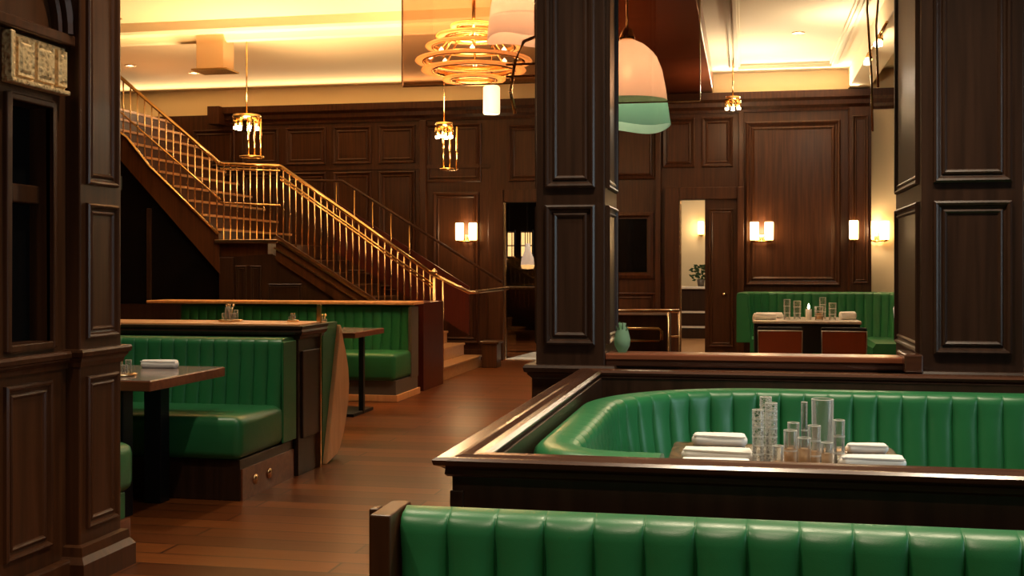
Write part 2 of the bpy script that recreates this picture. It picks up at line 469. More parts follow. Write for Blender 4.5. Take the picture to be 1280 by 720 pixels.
# ceiling with coffers: slab plus recessed borders
struct(MB().box(-11.2, -1.25, -2, 27, CE, CE + .1).build('ceiling', 'gold'))
struct(MB().box(-1.25, 3.6, -2, 27, CE, CE + .1).build('ceiling', 'cream'))
m = MB()
for x0, x1, y0, y1 in ((-0.20, 1.32, 11.6, 16.9),):
    for k, (a, hgt) in enumerate(((0, .03), (.07, .06), (.10, .03))):
        b = a + .05
        m.box(x0 + a, x1 - a, y0 + a, y0 + b, CE - hgt, CE); m.box(x0 + a, x1 - a, y1 - b, y1 - a, CE - hgt, CE)
        m.box(x0 + a, x0 + b, y0 + b, y1 - b, CE - hgt, CE); m.box(x1 - b, x1 - a, y0 + b, y1 - b, CE - hgt, CE)
struct(m.build('trim_1', 'cream', bevel=.008))
struct(MB().box(-2.3, -0.45, 5.0, 17.5, 4.02, CE).build('trim_2', 'cherry', bevel=.01))
struct(MB().box(1.48, 1.78, 5.0, 17.5, 4.02, CE).build('trim_3', 'gold', bevel=.01))
m = MB()
sweep(m, [(-11, 13.0), (-2.3, 13.0)], [(0, CE), (0, 4.14), (-.05, 4.12), (-.10, 4.14), (-.14, 4.20), (-.2, 4.22), (-.26, CE)])
sweep(m, [(-11, 12.5), (-2.3, 12.5)], [(0, CE), (.03, 4.2), (.08, 4.18), (.16, 4.22), (.2, CE)])
struct(m.build('trim_4', 'gold'))

# back wall: wood below, plaster frieze above, two openings
WY = 17.5
m = MB()
for x0, x1, z0, z1 in ((-11, -3.62, 0, 3.9), (-3.62, -2.70, 2.43, 3.9), (-2.70, -0.95, 0, 3.9), (-0.95, -0.10, 2.44, 3.9), (-0.10, 1.62, 0, 3.9)):
    m.box(x0, x1, WY, WY + .2, z0, z1)
wb = struct(m.build('wall_back', 'back'))
struct(MB().box(-11, 3.6, WY, WY + .2, 3.9, CE).build('wall_back_frieze', 'gold'))
struct(MB().box(1.62, 3.6, WY, WY + .2, 0, 3.9).build('wall_back_right', 'cream'))
# cornice
m = MB()
sweep(m, [(3.6, WY), (-8.4, WY)], [(-.01, 3.72), (.03, 3.72), (.04, 3.76), (.09, 3.80), (.10, 3.86), (.16, 3.90), (.17, 4.0), (-.01, 4.0)])
m.box(-8.4, -8.2, WY - .3, WY, 3.72, 4.0)
struct(m.build('trim_5', 'back'))
# panelling on the back wall
def back_panel(m, x0, x1, z0, z1, k=1.6): m.panel((x0, WY, z0), (1, 0, 0), (0, 0, 1), x1 - x0, z1 - z0, scaled(k))
m = MB()
xs = [-10.6, -9.7, -8.85, -8.0, -7.25, -6.45, -5.70, -4.98]
for a, b in zip(xs[:-1], xs[1:]):
    back_panel(m, a + .06, b - .06, 3.06, 3.66); back_panel(m, a + .06, b - .06, 1.3, 2.94); back_panel(m, a + .06, b - .06, .2, 1.15)
back_panel(m, -4.88, -3.98, 2.75, 3.66); back_panel(m, -4.75, -4.02, .25, 2.6)
back_panel(m, -3.55, -2.75, 2.75, 3.62)
back_panel(m, -2.45, -1.3, 2.75, 3.62)
back_panel(m, -2.45, -1.3, .3, 1.05)
back_panel(m, -1.20, -0.72, 2.92, 3.66); back_panel(m, -0.62, -0.16, 2.92, 3.66)
m.panel((0.02, WY, 1.16), (1, 0, 0), (0, 0, 1), 1.36, 2.42, scaled(2.2, 2.0))
for i in range(1, 4): m.box(.14 + .285 * i, .146 + .285 * i, WY - .012, WY, 1.29, 3.45)
m.box(-11, -3.85, WY - .03, WY, 2.97, 3.03); m.box(-11, -3.85, WY - .04, WY, 0, .16)
m.box(0.0, 1.62, WY - .04, WY, 0, .16)
struct(m.build('wall_back_panelling', 'back'))
# pilaster at the right end of the wood wall
m = MB(); m.box(1.48, 1.78, WY - .28, WY, 0, 3.72); m.panel((1.52, WY - .28, 1.2), (1, 0, 0), (0, 0, 1), .22, 2.4, scaled(1.0)); 
struct(m.build('trim_6', 'back'))
m = MB(); m.box(-4.95, -4.85, WY - .09, WY, 0, 3.72); m.box(-1.30, -1.22, WY - .09, WY, 0, 3.72); m.box(-.08, 0.0, WY - .06, WY, 0, 3.72)
struct(m.build('trim_7', 'back', bevel=.008))
struct(MB().box(-11.2, -11, -2, 27, 0, CE).build('wall_left', 'back'))
m = MB(); m.box(3.4, 3.6, -2, .8, 0, CE); m.box(3.4, 3.6, 4.4, 27, 0, CE); m.box(3.4, 3.6, .8, 4.4, 0, .95); m.box(3.4, 3.6, .8, 4.4, 2.95, CE)
struct(m.build('wall_right', 'back'))
wn = struct(MB().box(3.49, 3.50, .8, 4.4, .95, 2.95).build('window_2', pane_mat('window_glass', (.96, .98, .98))))
m = MB()
for y in (.8, 1.67, 2.57, 3.47, 4.34): m.box(3.46, 3.54, y, y + .06, .95, 2.95)
for z in (.95, 2.2, 2.89): m.box(3.46, 3.54, .8, 4.4, z, z + .06)
m.build('window_frame', 'dark', wn)
struct(MB().box(-11, 3.6, 26.4, 26.6, 0, CE).build('wall_far', 'gold'))
struct(MB().box(-2.3, -2.1, WY + .2, 26.4, 0, CE).build('wall_between', 'back'))

# left door opening and dark lobby beyond
d1 = struct(MB().box(-3.86, -3.62, WY - .1, WY + .2, 0, 2.62).build('door_1', 'back', bevel=.01))
m = MB(); m.box(-3.62, -2.70, WY - .08, WY + .2, 2.43, 2.62); m.box(-2.70, -2.5, WY - .1, WY + .2, 0, 2.62)
m.build('door_frame', 'back', d1, bevel=.01)
MB().box(-3.62, -3.60, WY, WY + .04, 0, 2.43).build('door_edge', 'pbrass', d1)
MB().box(-3.60, -2.72, WY + .01, WY + .03, 1.12, 1.14).build('door_rail', 'slate', d1)
MB().box(-3.60, -2.72, WY + .015, WY + .025, .05, 2.42).build('pane', pane_mat('door_pane', (.85, .85, .85)), d1)
struct(MB().box(-6.0, -2.3, 26.0, 26.1, 0, CE).build('wall_lobby', 'blackcloth'))
m = MB(); m.prism([(-3.62, 17.55, 0), (-2.4, 17.55, 0), (-2.4, 25.5, 0), (-3.2, 22.0, 0)], (0, 0, .012)); struct(m.build('floor_wedge', 'marble'))  # pale wedge-shaped slab on the lobby floor
light('lobby_fill', 'SPOT', (-2.9, 19.5, 4.2), 600, WARM2, .1, (0, 0, 0), 80)  # unseen lamp added to brighten the lobby floor
g = 'lanterns glimpsed through the glass door'
def lantern(x, lab):
    t = thing('lantern', lab, 'lantern', (x, 19.4, 1.75), g)
    m = MB(); m.box(x - .09, x + .09, 19.36, 19.44, 1.62, 2.02); m.build('glass', plain('lantern_glass', (1, .7, .4), emit=(1, .55, .2), es=1.8, var=.3, vscale=30), t)
    m = MB()
    for dx in (-.1, -.02, .06, .1): m.box(x + dx - .006, x + dx + .006, 19.34, 19.46, 1.6, 2.06)
    m.box(x - .1, x + .1, 19.34, 19.46, 2.04, 2.07); m.box(x - .1, x + .1, 19.34, 19.46, 1.79, 1.81)
    m.build('frame', 'black', t); MB().tube([(x, 19.4, 2.07), (x, 19.4, CE)], .008).build('rod', 'black', t)
lantern(-3.93, 'glowing lantern behind the dark glass door, nearest its left edge')
lantern(-3.62, 'glowing lantern behind the dark glass door, middle one above the bottle lamp')
lantern(-3.28, 'glowing lantern behind the dark glass door, half hidden by the pillar')
t = thing('bottle_lamp', 'pale green glass lamp hanging behind the dark glass door', 'lamp', (-3.46, 18.6, 1.7))
MB().lathe([(.0, 0), (.08, .0), (.11, .06), (.10, .16), (.05, .28), (.035, .4), (0, .4)], (-3.46, 18.6, 1.42)).build('glass', 'cone', t, smooth=True)
MB().lathe([(.0, 0), (.1, .01), (.115, .07), (0, .08)], (-3.46, 18.6, 1.4), 12).build('glow', 'chand', t)
MB().tube([(-3.46, 18.6, 1.8), (-3.46, 18.6, CE)], .006).build('cord', 'black', t)

# right door opening: frame, closed leaf, narrow view of lit room
d2 = struct(MB().box(-1.16, -0.95, WY - .1, WY + .2, 0, 2.62).build('door_2', 'back', bevel=.01))
m = MB(); m.box(-0.95, -.10, WY - .08, WY + .2, 2.44, 2.62); m.box(-.10, 0.0, WY - .1, WY + .2, 0, 2.62)
m.build('door_frame', 'back', d2, bevel=.01)
m = MB(); m.box(-.57, -.10, WY - .02, WY + .04, 0, 2.44); m.panel((-.52, WY - .02, .25), (1, 0, 0), (0, 0, 1), .37, 2.05, scaled(1.1))
lf = m.build('door_leaf', 'mid', d2)
mk = MB(); mk.lathe([(0, 0), (.025, .005), (.03, .03), (0, .045)], (0, 0, 0), 12)
for v in mk.bm.verts: v.co = Vector((v.co.x - .29, WY - .02 - v.co.z, v.co.y + 1.03))
mk.build('handle', 'pbrass', lf)
MB().box(-.95, -.92, WY, WY + .1, 0, 2.44).build('door_edge', 'pbrass', d2)
struct(MB().box(-2.1, .8, 24.5, 24.6, 0, CE).build('wall_lit_room', 'cream'))
light('room_light', 'POINT', (-.7, 20.6, 3.3), 150, WARM2, .3)
struct(MB().box(-2.1, .8, WY + .21, 24.5, 0, .01).build('floor_lit_room', 'tread'))
t = thing('sideboard', 'dark sideboard with pale top in the lit room beyond the door', 'sideboard', (-.9, 23.6, 0))
MB().box(-1.5, -.2, 23.4, 23.95, 1.0, 1.05).build('top', 'marble', t, bevel=.01)
MB().box(-1.48, -.22, 23.45, 23.95, 0.0, 1.0).build('body', 'dark', t, bevel=.01)
m = MB(); m.box(-1.46, -.24, 23.43, 23.46, .52, .56); m.box(-1.46, -.24, 23.43, 23.46, .22, .26); m.build('rail', 'marble', t)
t = thing('potted_plant', 'dark leafy plant on the sideboard beyond the right door', 'plant', (-.85, 23.6, 1.05))
m = MB()
for i in range(70):
    a = random.uniform(0, 6.28); r = random.uniform(.03, .22); z = random.uniform(.12, .42)
    p = Vector((-.85 + r * math.cos(a), 23.6 + .5 * r * math.sin(a), 1.05 + z)); d = Vector((math.cos(a), math.sin(a) * .5, random.uniform(-.3, .8))).normalized() * .08
    sd = d.cross(Vector((0, 1, .2))).normalized() * .025
    m.face([p - d * .5, p + sd, p + d * .7, p - sd])
m.build('foliage', 'leaf', t)
MB().lathe([(0, 0), (.06, 0), (.08, .14), (0, .14)], (-.85, 23.6, 1.05), 12).build('pot', 'slate', t)

# ------------------------------------------------------------------ wall sconces
def sconce(x, y, z, label, n=2, name='wall_sconce'):
    t = thing(name, label, 'wall lamp', (x, y, z), 'warm glass wall sconces')
    MB().box(x - .04, x + .04, y - .02, y, z - .16, z - .04).build('backplate', 'brass', t, bevel=.01)
    xs_ = (-.105, .105) if n == 2 else (0,)
    m = MB(); m.tube([(x, y, z - .12), (x, y - .1, z - .15)], .01)
    if n == 2: m.tube([(x - .105, y - .1, z - .15), (x + .105, y - .1, z - .15)], .01)
    for dx in xs_: m.lathe([(0, -.04), (.05, -.02), (.052, .0), (0, .0)], (x + dx, y - .1, z - .13), 12)
    m.build('bracket', 'brass', t)
    for dx in xs_:
        MB().lathe([(0, 0), (.058, 0), (.062, .02), (.064, .25), (.058, .265), (0, .265)], (x + dx, y - .1, z - .13), 16).build('shade', 'shade', t, smooth=False)
    light('sconce_light', 'POINT', (x, y - .26, z), 9 if n == 2 else 5, WARM, .06, parent=t)
    return t
sconce(-4.20, WY, 1.98, 'twin-shade wall sconce left of the dark glass door')
sconce(0.255, WY, 1.96, 'twin-shade wall sconce on the wood panel above the far green booth')
sconce(1.53, WY - .28, 1.96, 'single-shade wall sconce on the corner pilaster', 1)
sconce(1.88, WY, 1.96, 'twin-shade wall sconce on the pale wall beside the pilaster')
sconce(-.88, 24.5, 2.25, 'single-shade wall sconce in the room beyond the right door', 1)

# dark framed hatch in the wall right of the centre pillar
t = thing('framed_wall_screen', 'dark screen in a wooden frame on the far wall right of the centre pillar', 'screen', (-1.85, WY, 1.7))
MB().panel((-2.35, WY, 1.26), (1, 0, 0), (0, 0, 1), 1.02, 1.0, [(0, 0), (.0, .04), (.05, .05), (.08, .02), (.09, .02)]).build('frame', 'back', t)
MB().box(-2.25, -1.43, WY - .03, WY - .02, 1.36, 2.16).build('screen', 'blackglass', t)

# ================================================================== STAIRCASE
SY, SB = 13.93, 16.3
st = thing('staircase', 'dark wooden staircase with a landing and brass railings', 'staircase', (-3.5, SY, 0))
for k in range(1, 10):
    tm = 'tread' if k < 4 else 'mid'
    xf = -3.72 - .25 * (k - 1)
    s_ = MB().box(xf - .25, xf, SY, SB, .17 * (k - 1), .17 * k - .03).build('step', tm, st)
    MB().box(xf - .25, xf + .02, SY - .0, SB, .17 * k - .03, .17 * k).build('nosing', tm, s_, bevel=.006)
MB().box(-6.62, -5.97, SY, SB, 1.56, 1.74).build('landing', 'mid', st, bevel=.01)
MB().box(-6.66, -5.80, SY - .09, SY + .02, 1.735, 1.785).build('landing_edge', 'pbrass', st, bevel=.005)
# lower stringer
m = MB(); m.prism([(-5.84, SY - .05, 1.84), (-5.84, SY - .05, 1.52), (-3.75, SY - .05, .22), (-3.75, SY - .05, .56)], (0, .05, 0)); m.build('stringer', 'mid', st)
m = MB(); m.obox((-5.86, SY - .06, 1.80), (-3.78, SY - .06, .54), (0, .03, 0), (0, 0, .035)); m.obox((-5.86, SY - .06, 1.68), (-3.78, SY - .06, .43), (0, .02, 0), (0, 0, .02))
m.build('stringer_trim', 'pbrass', st)
# upper flight
for k in range(10):
    xf = -6.62 - .21 * k
    s_ = MB().box(xf - .22, xf, SY, SB, 1.74 + .19 * k - .02, 1.74 + .19 * (k + 1) - .03).build('step', 'mid', st)
    MB().box(xf - .22, xf + .02, SY, SB, 1.74 + .19 * (k + 1) - .03, 1.74 + .19 * (k + 1)).build('nosing', 'tread', s_)
m = MB()
up = [(-6.62, 1.86), (-7.58, 2.74), (-7.9, 3.12), (-8.15, 3.30), (-8.7, 3.36)]
lo = [(-8.7, 3.08), (-8.2, 3.06), (-7.95, 2.78), (-6.60, 1.34)]
m.prism([(x, SY - .06, z) for x, z in up + lo], (0, .06, 0)); m.build('stringer', 'mid', st)
m = MB(); m.tube([(x, SY - .07, z) for x, z in up], .022, 6); m.build('stringer_trim', 'brass', st)
# panelled wall below landing and flight, newel post below landing
m = MB(); m.prism([(-6.5, SY - .02, 0), (-6.5, SY - .02, 1.56), (-5.9, SY - .02, 1.60), (-3.79, SY - .02, .40), (-3.79, SY - .02, 0)], (0, .05, 0))
for x0, x1, z1 in ((-6.4, -6.25, 1.45), (-6.2, -6.05, 1.45), (-5.95, -5.5, 1.22), (-5.4, -5.0, .95)): m.panel((x0, SY - .02, .3), (1, 0, 0), (0, 0, 1), x1 - x0, z1 - .3, scaled(.8))
m.build('under_stair_panel', 'dark', st)
MB().box(-6.62, -6.42, SY - .05, SY + .12, 0, 1.56).build('support_post', 'dark', st, bevel=.012)
MB().box(-4.28, -3.76, SY - .08, SY - .02, 0, .62).build('end_panel', 'red', st, bevel=.006)
m = MB(); m.prism([(-6.0, SB + .03, 1.7), (-3.9, SB + .03, .45), (-3.9, SB + .03, 1.15), (-6.0, SB + .03, 2.45)], (0, .05, 0)); m.build('back_wall_panel', 'red', st)
m = MB(); m.box(-3.66, -3.44, SB - .2, SB + .1, 0, .34); m.box(-3.69, -3.41, SB - .23, SB + .1, .34, .38); m.build('curb_block', 'mid', st, bevel=.01)
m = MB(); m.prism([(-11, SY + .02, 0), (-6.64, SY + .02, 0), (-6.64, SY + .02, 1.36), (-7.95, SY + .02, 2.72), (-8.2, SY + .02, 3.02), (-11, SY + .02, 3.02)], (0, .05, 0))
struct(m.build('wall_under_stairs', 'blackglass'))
struct(MB().box(-11, -6.66, SY - .05, SY + .02, 0, .95).build('trim_8', 'dark'))
m = MB()
for x in (-9.6, -8.6, -7.62): m.box(x - .03, x + .03, SY - .02, SY + .02, .95, 1.9 if x > -7 else 2.2)
struct(m.build('trim_9', 'dark', bevel=.01))

# railings
def rail_seg(pts_top, name, label, foot, n, mid=None, r=.024):
    t = MB().tube([(x, SY, z) for x, z in pts_top], r).build('handrail', 'brass', st)
    def at(line, x):
        for (a, za), (b, zb) in zip(line[:-1], line[1:]):
            if min(a, b) - 1e-6 <= x <= max(a, b) + 1e-6: return za + (zb - za) * (x - a) / (b - a)
        return line[-1][1]
    if mid:
        for k, off in enumerate(mid):
            ends = [(x, z - off) for x, z in pts_top]
            MB().tube([(x, SY, z) for x, z in ends], .013).build('mid_rail', 'brass', t)
    xa, xb = pts_top[0][0], pts_top[-1][0]
    for i in range(n):
        x = xa + (xb - xa) * (i + .5) / n
        zt, zb = at(pts_top, x), at(foot, x)
        MB().tube([(x, SY, zb), (x, SY, zt)], .0095, 6).build('baluster', 'pbrass', t)
        
    return t
rail_seg([(-9.0, 4.25), (-8.242, 4.10), (-6.62, 2.76)][1:] , 'stair_railing', 'brass railing along the upper stair flight', [(-8.7, 3.36), (-8.15, 3.30), (-7.9, 3.12), (-7.58, 2.74), (-6.62, 1.86)], 16, [.46])
rail_seg([(-6.62, 2.76), (-5.80, 2.72)], 'stair_railing', 'brass railing along the front of the stair landing', [(-6.62, 1.76), (-5.80, 1.76)], 9, [.5, .06])
rl = rail_seg([(-5.80, 2.72), (-3.78, 1.34)], 'stair_railing', 'brass railing along the lower stair flight', [(-5.86, 1.80), (-3.78, .54)], 24, [.13, .17])
MB().tube([(-3.78, SY, 1.34), (-3.32, SY, 1.12), (-3.28, SY + .15, 1.12), (-3.2, SB - .6, 1.14)], .024).build('handrail_return', 'pbrass', rl)
m = MB(); m.tube([(-3.77, SY, 0.0), (-3.77, SY, 1.36)], .022); m.lathe([(0, 0), (.04, .01), (.045, .05), (0, .09)], (-3.77, SY, 1.33), 12); m.tube([(-3.66, SY, 0.17), (-3.66, SY, 1.30)], .012)
m.build('newel_post', 'pbrass', rl)
t = MB().tube([(-6.6, SB - .04, 2.72), (-5.80, SB - .04, 2.70), (-3.4, SB - .04, 1.22)], .020).build('handrail', 'mid', st)
for i in range(5):
    x = -5.9 + .28 * i
    MB().tube([(x, SB - .02, max(.3, 1.8 - .6 * (x + 5.9))), (x, SB - .02, 2.72 - .61 * max(0, x + 5.8))], .01, 6).build('baluster', 'brass', t)

# notices under the stairs
g = 'small pale notices under the stairs'
tag(MB().box(-8.35, -8.05, SY - .03, SY + .01, 2.45, 2.63).build('notice', 'sign'), 'small pale lit notice under the stairs, lower and larger', 'notice', g)
tag(MB().box(-8.35, -8.10, SY - .03, SY + .01, 2.73, 2.86).build('notice', 'sign'), 'small pale lit notice under the stairs, upper and smaller', 'notice', g)

# ================================================================== LEFT FOREGROUND WALL BAY + PILASTER (X = -2.99 plane, faces +X)
LX = -2.99
m = MB()
OY0, OY1, OZ0, OZ1 = 4.30, 4.60, 1.10, 2.12
m.box(LX - .25, LX, 3.0, OY0, 0, CE); m.box(LX - .25, LX, OY1, 4.72, 0, CE)
m.box(LX - .25, LX, OY0, OY1, 0, OZ0); m.box(LX - .25, LX, OY0, OY1, OZ1, CE)
bay = struct(m.build('wall_left_bay', 'mid'))
def xpanel(m, y0, y1, z0, z1, x=LX, k=1.0): m.panel((x, y0, z0), (0, 1, 0), (0, 0, 1), y1 - y0, z1 - z0, scaled(k))
m = MB(); xpanel(m, 4.27, 4.60, .2, .93); xpanel(m, 3.4, 4.2, .2, .93); 
m.build('panel', 'mid', bay)
m = MB(); sweep(m, [(LX, 4.72), (LX, 3.0)][::-1], [(-a, z) for a, z in ledge_prof(1.05, .08, .05)]); m.build('ledge', 'mid', bay)
m = MB(); m.box(LX, LX + .05, 3.0, 4.72, 0, .12); m.build('skirting', 'mid', bay, bevel=.01)
win = struct(MB().box(LX - .12, LX - .10, OY0, OY1, OZ0, OZ1).build('window_1', 'blackglass'))
m = MB()
for y0, y1, z0, z1 in ((OY0 - .03, OY0, OZ0 - .03, OZ1 + .03), (OY1, OY1 + .03, OZ0 - .03, OZ1 + .03), (OY0, OY1, OZ0 - .03, OZ0), (OY0, OY1, OZ1, OZ1 + .03)):
    m.box(LX - .02, LX + .02, y0, y1, z0, z1)
m.box(LX - .11, LX - .05, OY0, OY1, 1.70, 1.78)
m.build('window_frame', 'mid', win, bevel=.006)
# arch above
ac = Vector((LX, 4.36, 2.46))
ar = MB()
for r0, r1, h_ in ((.30, .34, .05), (.25, .28, .035), (.36, .375, .03)):
    rows = []
    for k in range(25):
        a = math.pi * k / 24
        c_, s_ = math.cos(a), math.sin(a)
        rows.append([(LX + hh, ac.y + rr * c_, ac.z + rr * 1.15 * s_) for rr, hh in ((r0, 0), (r0, h_), ((r0 + r1) / 2, h_ * 1.25), (r1, h_), (r1, 0))])
    ar.grid(rows, smooth=False)
ar.build('arch_moulding', 'mid', bay)
# dark recess inside arch (crescent)
m = MB(); m.box(LX, LX + .05, 3.0, 4.72, 2.41, 2.46); m.build('impost', 'mid', bay, bevel=.008)
rp = thing('relief_plaque', 'gilded relief plaque under the arch on the left wall', 'plaque', (LX, 4.48, 2.29))
m = MB(); m.box(LX, LX + .03, 4.27, 4.67, 2.20, 2.395); m.box(LX, LX + .055, 4.255, 4.675, 2.185, 2.205); m.box(LX, LX + .05, 4.255, 4.285, 2.2, 2.4); m.build('frame', 'relief', rp, bevel=.006)
for y0, y1 in ((4.30, 4.42), (4.435, 4.565), (4.585, 4.66)):
    m = MB(); m.panel((LX + .03, y0, 2.215), (0, 1, 0), (0, 0, 1), y1 - y0, .165, [(0, 0), (.004, .018), (.02, .012), (.03, .02)]); m.build('relief_block', 'relief', rp)

PX = LX + .07
pl = thing('wood_pillar', 'dark panelled pilaster at the left edge beside the green booth', 'pillar', (LX, 4.9, 0))
MB().box(LX - .3, PX, 4.72, 5.07, 0, CE).build('shaft', 'mid', pl, bevel=.006)
for z0, z1 in ((1.80, 4.1), (1.10, 1.715), (.24, .93)):
    m = MB(); xpanel(m, 4.765, 5.03, z0, z1, PX, .9); m.build('panel', 'mid', pl)
m = MB(); rect_loop(m, LX - .3, PX, 4.72, 5.07, ledge_prof(1.055, .08, .035)); m.build('ledge', 'mid', pl)
m = MB(); rect_loop(m, LX - .3, PX, 4.72, 5.07, [(-.01, 0), (.05, 0), (.05, .10), (.03, .13), (.025, .17), (-.01, .18)]); m.build('base', 'mid', pl)

# ================================================================== CENTRE AND RIGHT PILLARS
def pillar(x0, x1, y0, y1, label, pm, pk, zs, ped=0.03):
    t = thing('wood_pillar', label, 'pillar', ((x0 + x1) / 2, (y0 + y1) / 2, 0))
    MB().box(x0, x1, y0, y1, 0, CE).build('shaft', pm, t, bevel=.005)
    mg = pk
    for z0, z1 in zs:
        m = MB(); m.panel((x0 + mg, y0, z0), (1, 0, 0), (0, 0, 1), x1 - x0 - 2 * mg, z1 - z0, scaled(1.0)); m.build('panel', pm, t)
        m = MB(); m.panel((x1, y0 + .06, z0), (0, 1, 0), (0, 0, 1), y1 - y0 - .12, z1 - z0, scaled(.8)); m.build('panel', pm, t)
        m = MB(); m.panel((x0, y1 - .06, z0), (0, -1, 0), (0, 0, 1), y1 - y0 - .12, z1 - z0, scaled(.8)); m.build('panel', pm, t)
    m = MB(); m.box(x0 - ped * .6, x1 + ped * .6, y0 - ped * .6, y1 + ped * .6, 0, .9); m.build('pedestal', pm, t, bevel=.005)
    m = MB(); rect_loop(m, x0, x1, y0, y1, ledge_prof(.96, .085, ped + .02)); m.build('ledge', pm, t)
    m = MB(); m.panel((x0 + mg * .8, y0 - ped * .6, .15), (1, 0, 0), (0, 0, 1), x1 - x0 - 1.6 * mg, .62, scaled(.8)); m.build('panel', pm, t)
    return t
pillar(-.975, -.645, 5.46, 5.98, 'dark panelled pillar in the centre at the corner of the booth', 'dark', .045, ((1.80, 4.1), (1.055, 1.72)))
pillar(.78, 1.21, 5.46, 6.35, 'wide dark panelled pillar on the right behind the booth', 'dark', .05, ((1.80, 4.1), (1.035, 1.72)))

# ================================================================== RIGHT BOOTH PARTITION
bp = thing('booth_partition', 'dark wooden partition with moulded rail enclosing the large green booth', 'partition', (-.7, 2.8, 0))
XL, XR, YF, YB = -.71, 2.3, 2.79, 5.22
body = MB()
body.box(XL, XR, YF, YF + .09, 0, .925); body.box(XL, XL + .08, YF + .09, YB, 0, .925); body.box(XL, XR, YB, YB + .09, 0, .925)
body.build('body', 'dark', bp, bevel=.004)
RP = [(.0, .875), (.012, .875), (.02, .885), (.018, .905), (.03, .915), (.05, .925), (.055, .945), (.04, .955), (-.005, .950), (-.03, .958), (-.055, .950), (-.09, .955), (-.105, .94), (-.10, .925), (-.085, .91), (-.08, .875)]
m = MB(); sweep(m, [(XR, YF), (XL, YF), (XL, YB + .09), (XR, YB + .09)], [(a * .75, .955 - (.955 - z) * .62) for a, z in RP]); m.build('rail', 'rail', bp)
# front face panel moulding
m = MB(); m.box(XL - .004, XL + .03, YF - .006, YF + .03, 0, .87); m.build('corner_post', 'dark', bp, bevel=.003)
# taller rear screen wall between pillars
rs = thing('rear_screen_wall', 'low dark wood wall with a flat cap between the two pillars', 'partition', (.07, 5.6, 0))
MB().box(-.645, .78, 5.50, 5.62, 0, .98).build('body', 'dark', rs)
m = MB(); m.box(-.645, .72, 5.47, 5.66, .985, 1.015); m.box(-.645, .78, 5.485, 5.64, .955, .985); m.build('cap', 'cherry', rs, bevel=.006)
m = MB(); m.box(.70, .78, 5.40, 5.68, .95, 1.035); m.box(-.30, .60, 5.47, 5.50, .925, .945); m.box(-.30, .60, 5.485, 5.50, .90, .915); m.build('block', 'rail', rs, bevel=.008)

# ================================================================== BANQUETTES
bq = thing('green_banquette', 'large U-shaped green leather banquette around the set table on the right', 'banquette', (.3, 4.9, 0), 'green channelled leather banquettes')
pth = arc_path([(-.22, 3.32), (-.48, 3.34), (-.48, 5.02), (1.75, 5.02), (1.75, 3.4)][::-1], [.4, .60, .15], 14)
# facing side = left normal of direction: run right->left across the rear so the face looks to -Y
channel_back(pth, .40, .90, .145, .099, .032, lean=.07, rad=.04).build('backrest', 'green', bq)
ps = arc_path([(-.10, 3.42), (-.42, 3.42), (-.42, 4.92), (1.66, 4.92), (1.66, 3.5)][::-1], [.35, .5, .12], 10)
m = MB(); sweep(m, ps, [(.02, .10), (.44, .10), (.45, .40), (.43, .44), (.38, .46), (0, .46)], smooth=False); m.build('seat', 'green', bq)
m = MB(); sweep(m, ps, [(.03, 0), (.40, 0), (.40, .10), (.03, .10)]); m.build('base', 'dark', bq)

fb = thing('green_banquette', 'green leather banquette back across the bottom of the view, nearest one', 'banquette', (0, 2.5, 0), 'green channelled leather banquettes')
channel_back([(1.9, 2.40), (-.73, 2.40)], .42, .893, .13, .1035, .048, lean=.07, rad=.045, sub=14, topfade=1.0).build('backrest', 'green', fb)
cushion(-.70, 1.9, 1.85, 2.44, .26, .46, .045).build('seat', 'green', fb)
MB().box(-.70, 1.9, 1.92, 2.50, 0, .26).build('base', 'dark', fb)
m = MB(); m.box(-.782, -.735, 2.36, 2.52, 0, .895); m.box(-.803, -.782, 2.42, 2.46, 0, .895)
m.build('end_panel', 'mid', fb, bevel=.004)
MB().box(-.72, 1.9, 2.53, 2.60, 0, .86).build('back_board', 'dark', fb)

# left booth, far bench (faces the camera)
lb = thing('green_banquette', 'green leather bench with channelled back facing the table in the left booth', 'banquette', (-4.2, 7.0, 0), 'green channelled leather banquettes')
channel_back([(-3.00, 7.22), (-5.8, 7.22)], .42, .95, .23, .098, .026, lean=.05, rad=.04).build('backrest', 'green', lb)
cushion(-5.8, -2.99, 6.56, 7.26, .25, .515, .055).build('seat', 'green', lb)
MB().box(-2.998, -2.985, 7.22, 7.45, .26, .93).build('side_panel', 'green', lb, bevel=.006)
MB().box(-5.8, -3.01, 6.60, 7.45, .0, .25).build('base', 'dark', lb, bevel=.004)
mm = MB(); mm.box(-3.01, -3.00, 6.62, 7.44, .0, .19); kp = mm.build('kick_plate', 'cherry', lb)
for y in (6.80, 7.02):
    mk = MB(); mk.lathe([(0, 0), (.035, 0), (.03, .012), (0, .015)], (0, 0, 0), 14)
    for v in mk.bm.verts: v.co = Vector((-3.0 + v.co.z, y + v.co.x, .10 + v.co.y))
    mk.build('disc', 'pbrass', kp)
# left booth, near bench (back to the pilaster)
nb = thing('green_banquette', 'green leather bench seat end showing behind the left pilaster', 'banquette', (-4.2, 5.3, 0), 'green channelled leather banquettes')
cushion(-5.8, -3.17, 5.10, 5.66, .24, .50, .06).build('seat', 'green', nb)
MB().box(-5.8, -3.30, 5.08, 5.26, .50, .92).build('backrest', 'green', nb, bevel=.03)
MB().box(-5.8, -3.20, 5.10, 5.60, .10, .24).build('base', 'green', nb, bevel=.006)
MB().box(-5.8, -3.18, 5.10, 5.62, 0, .10).build('kick_plate', 'cherry', nb, bevel=.004)

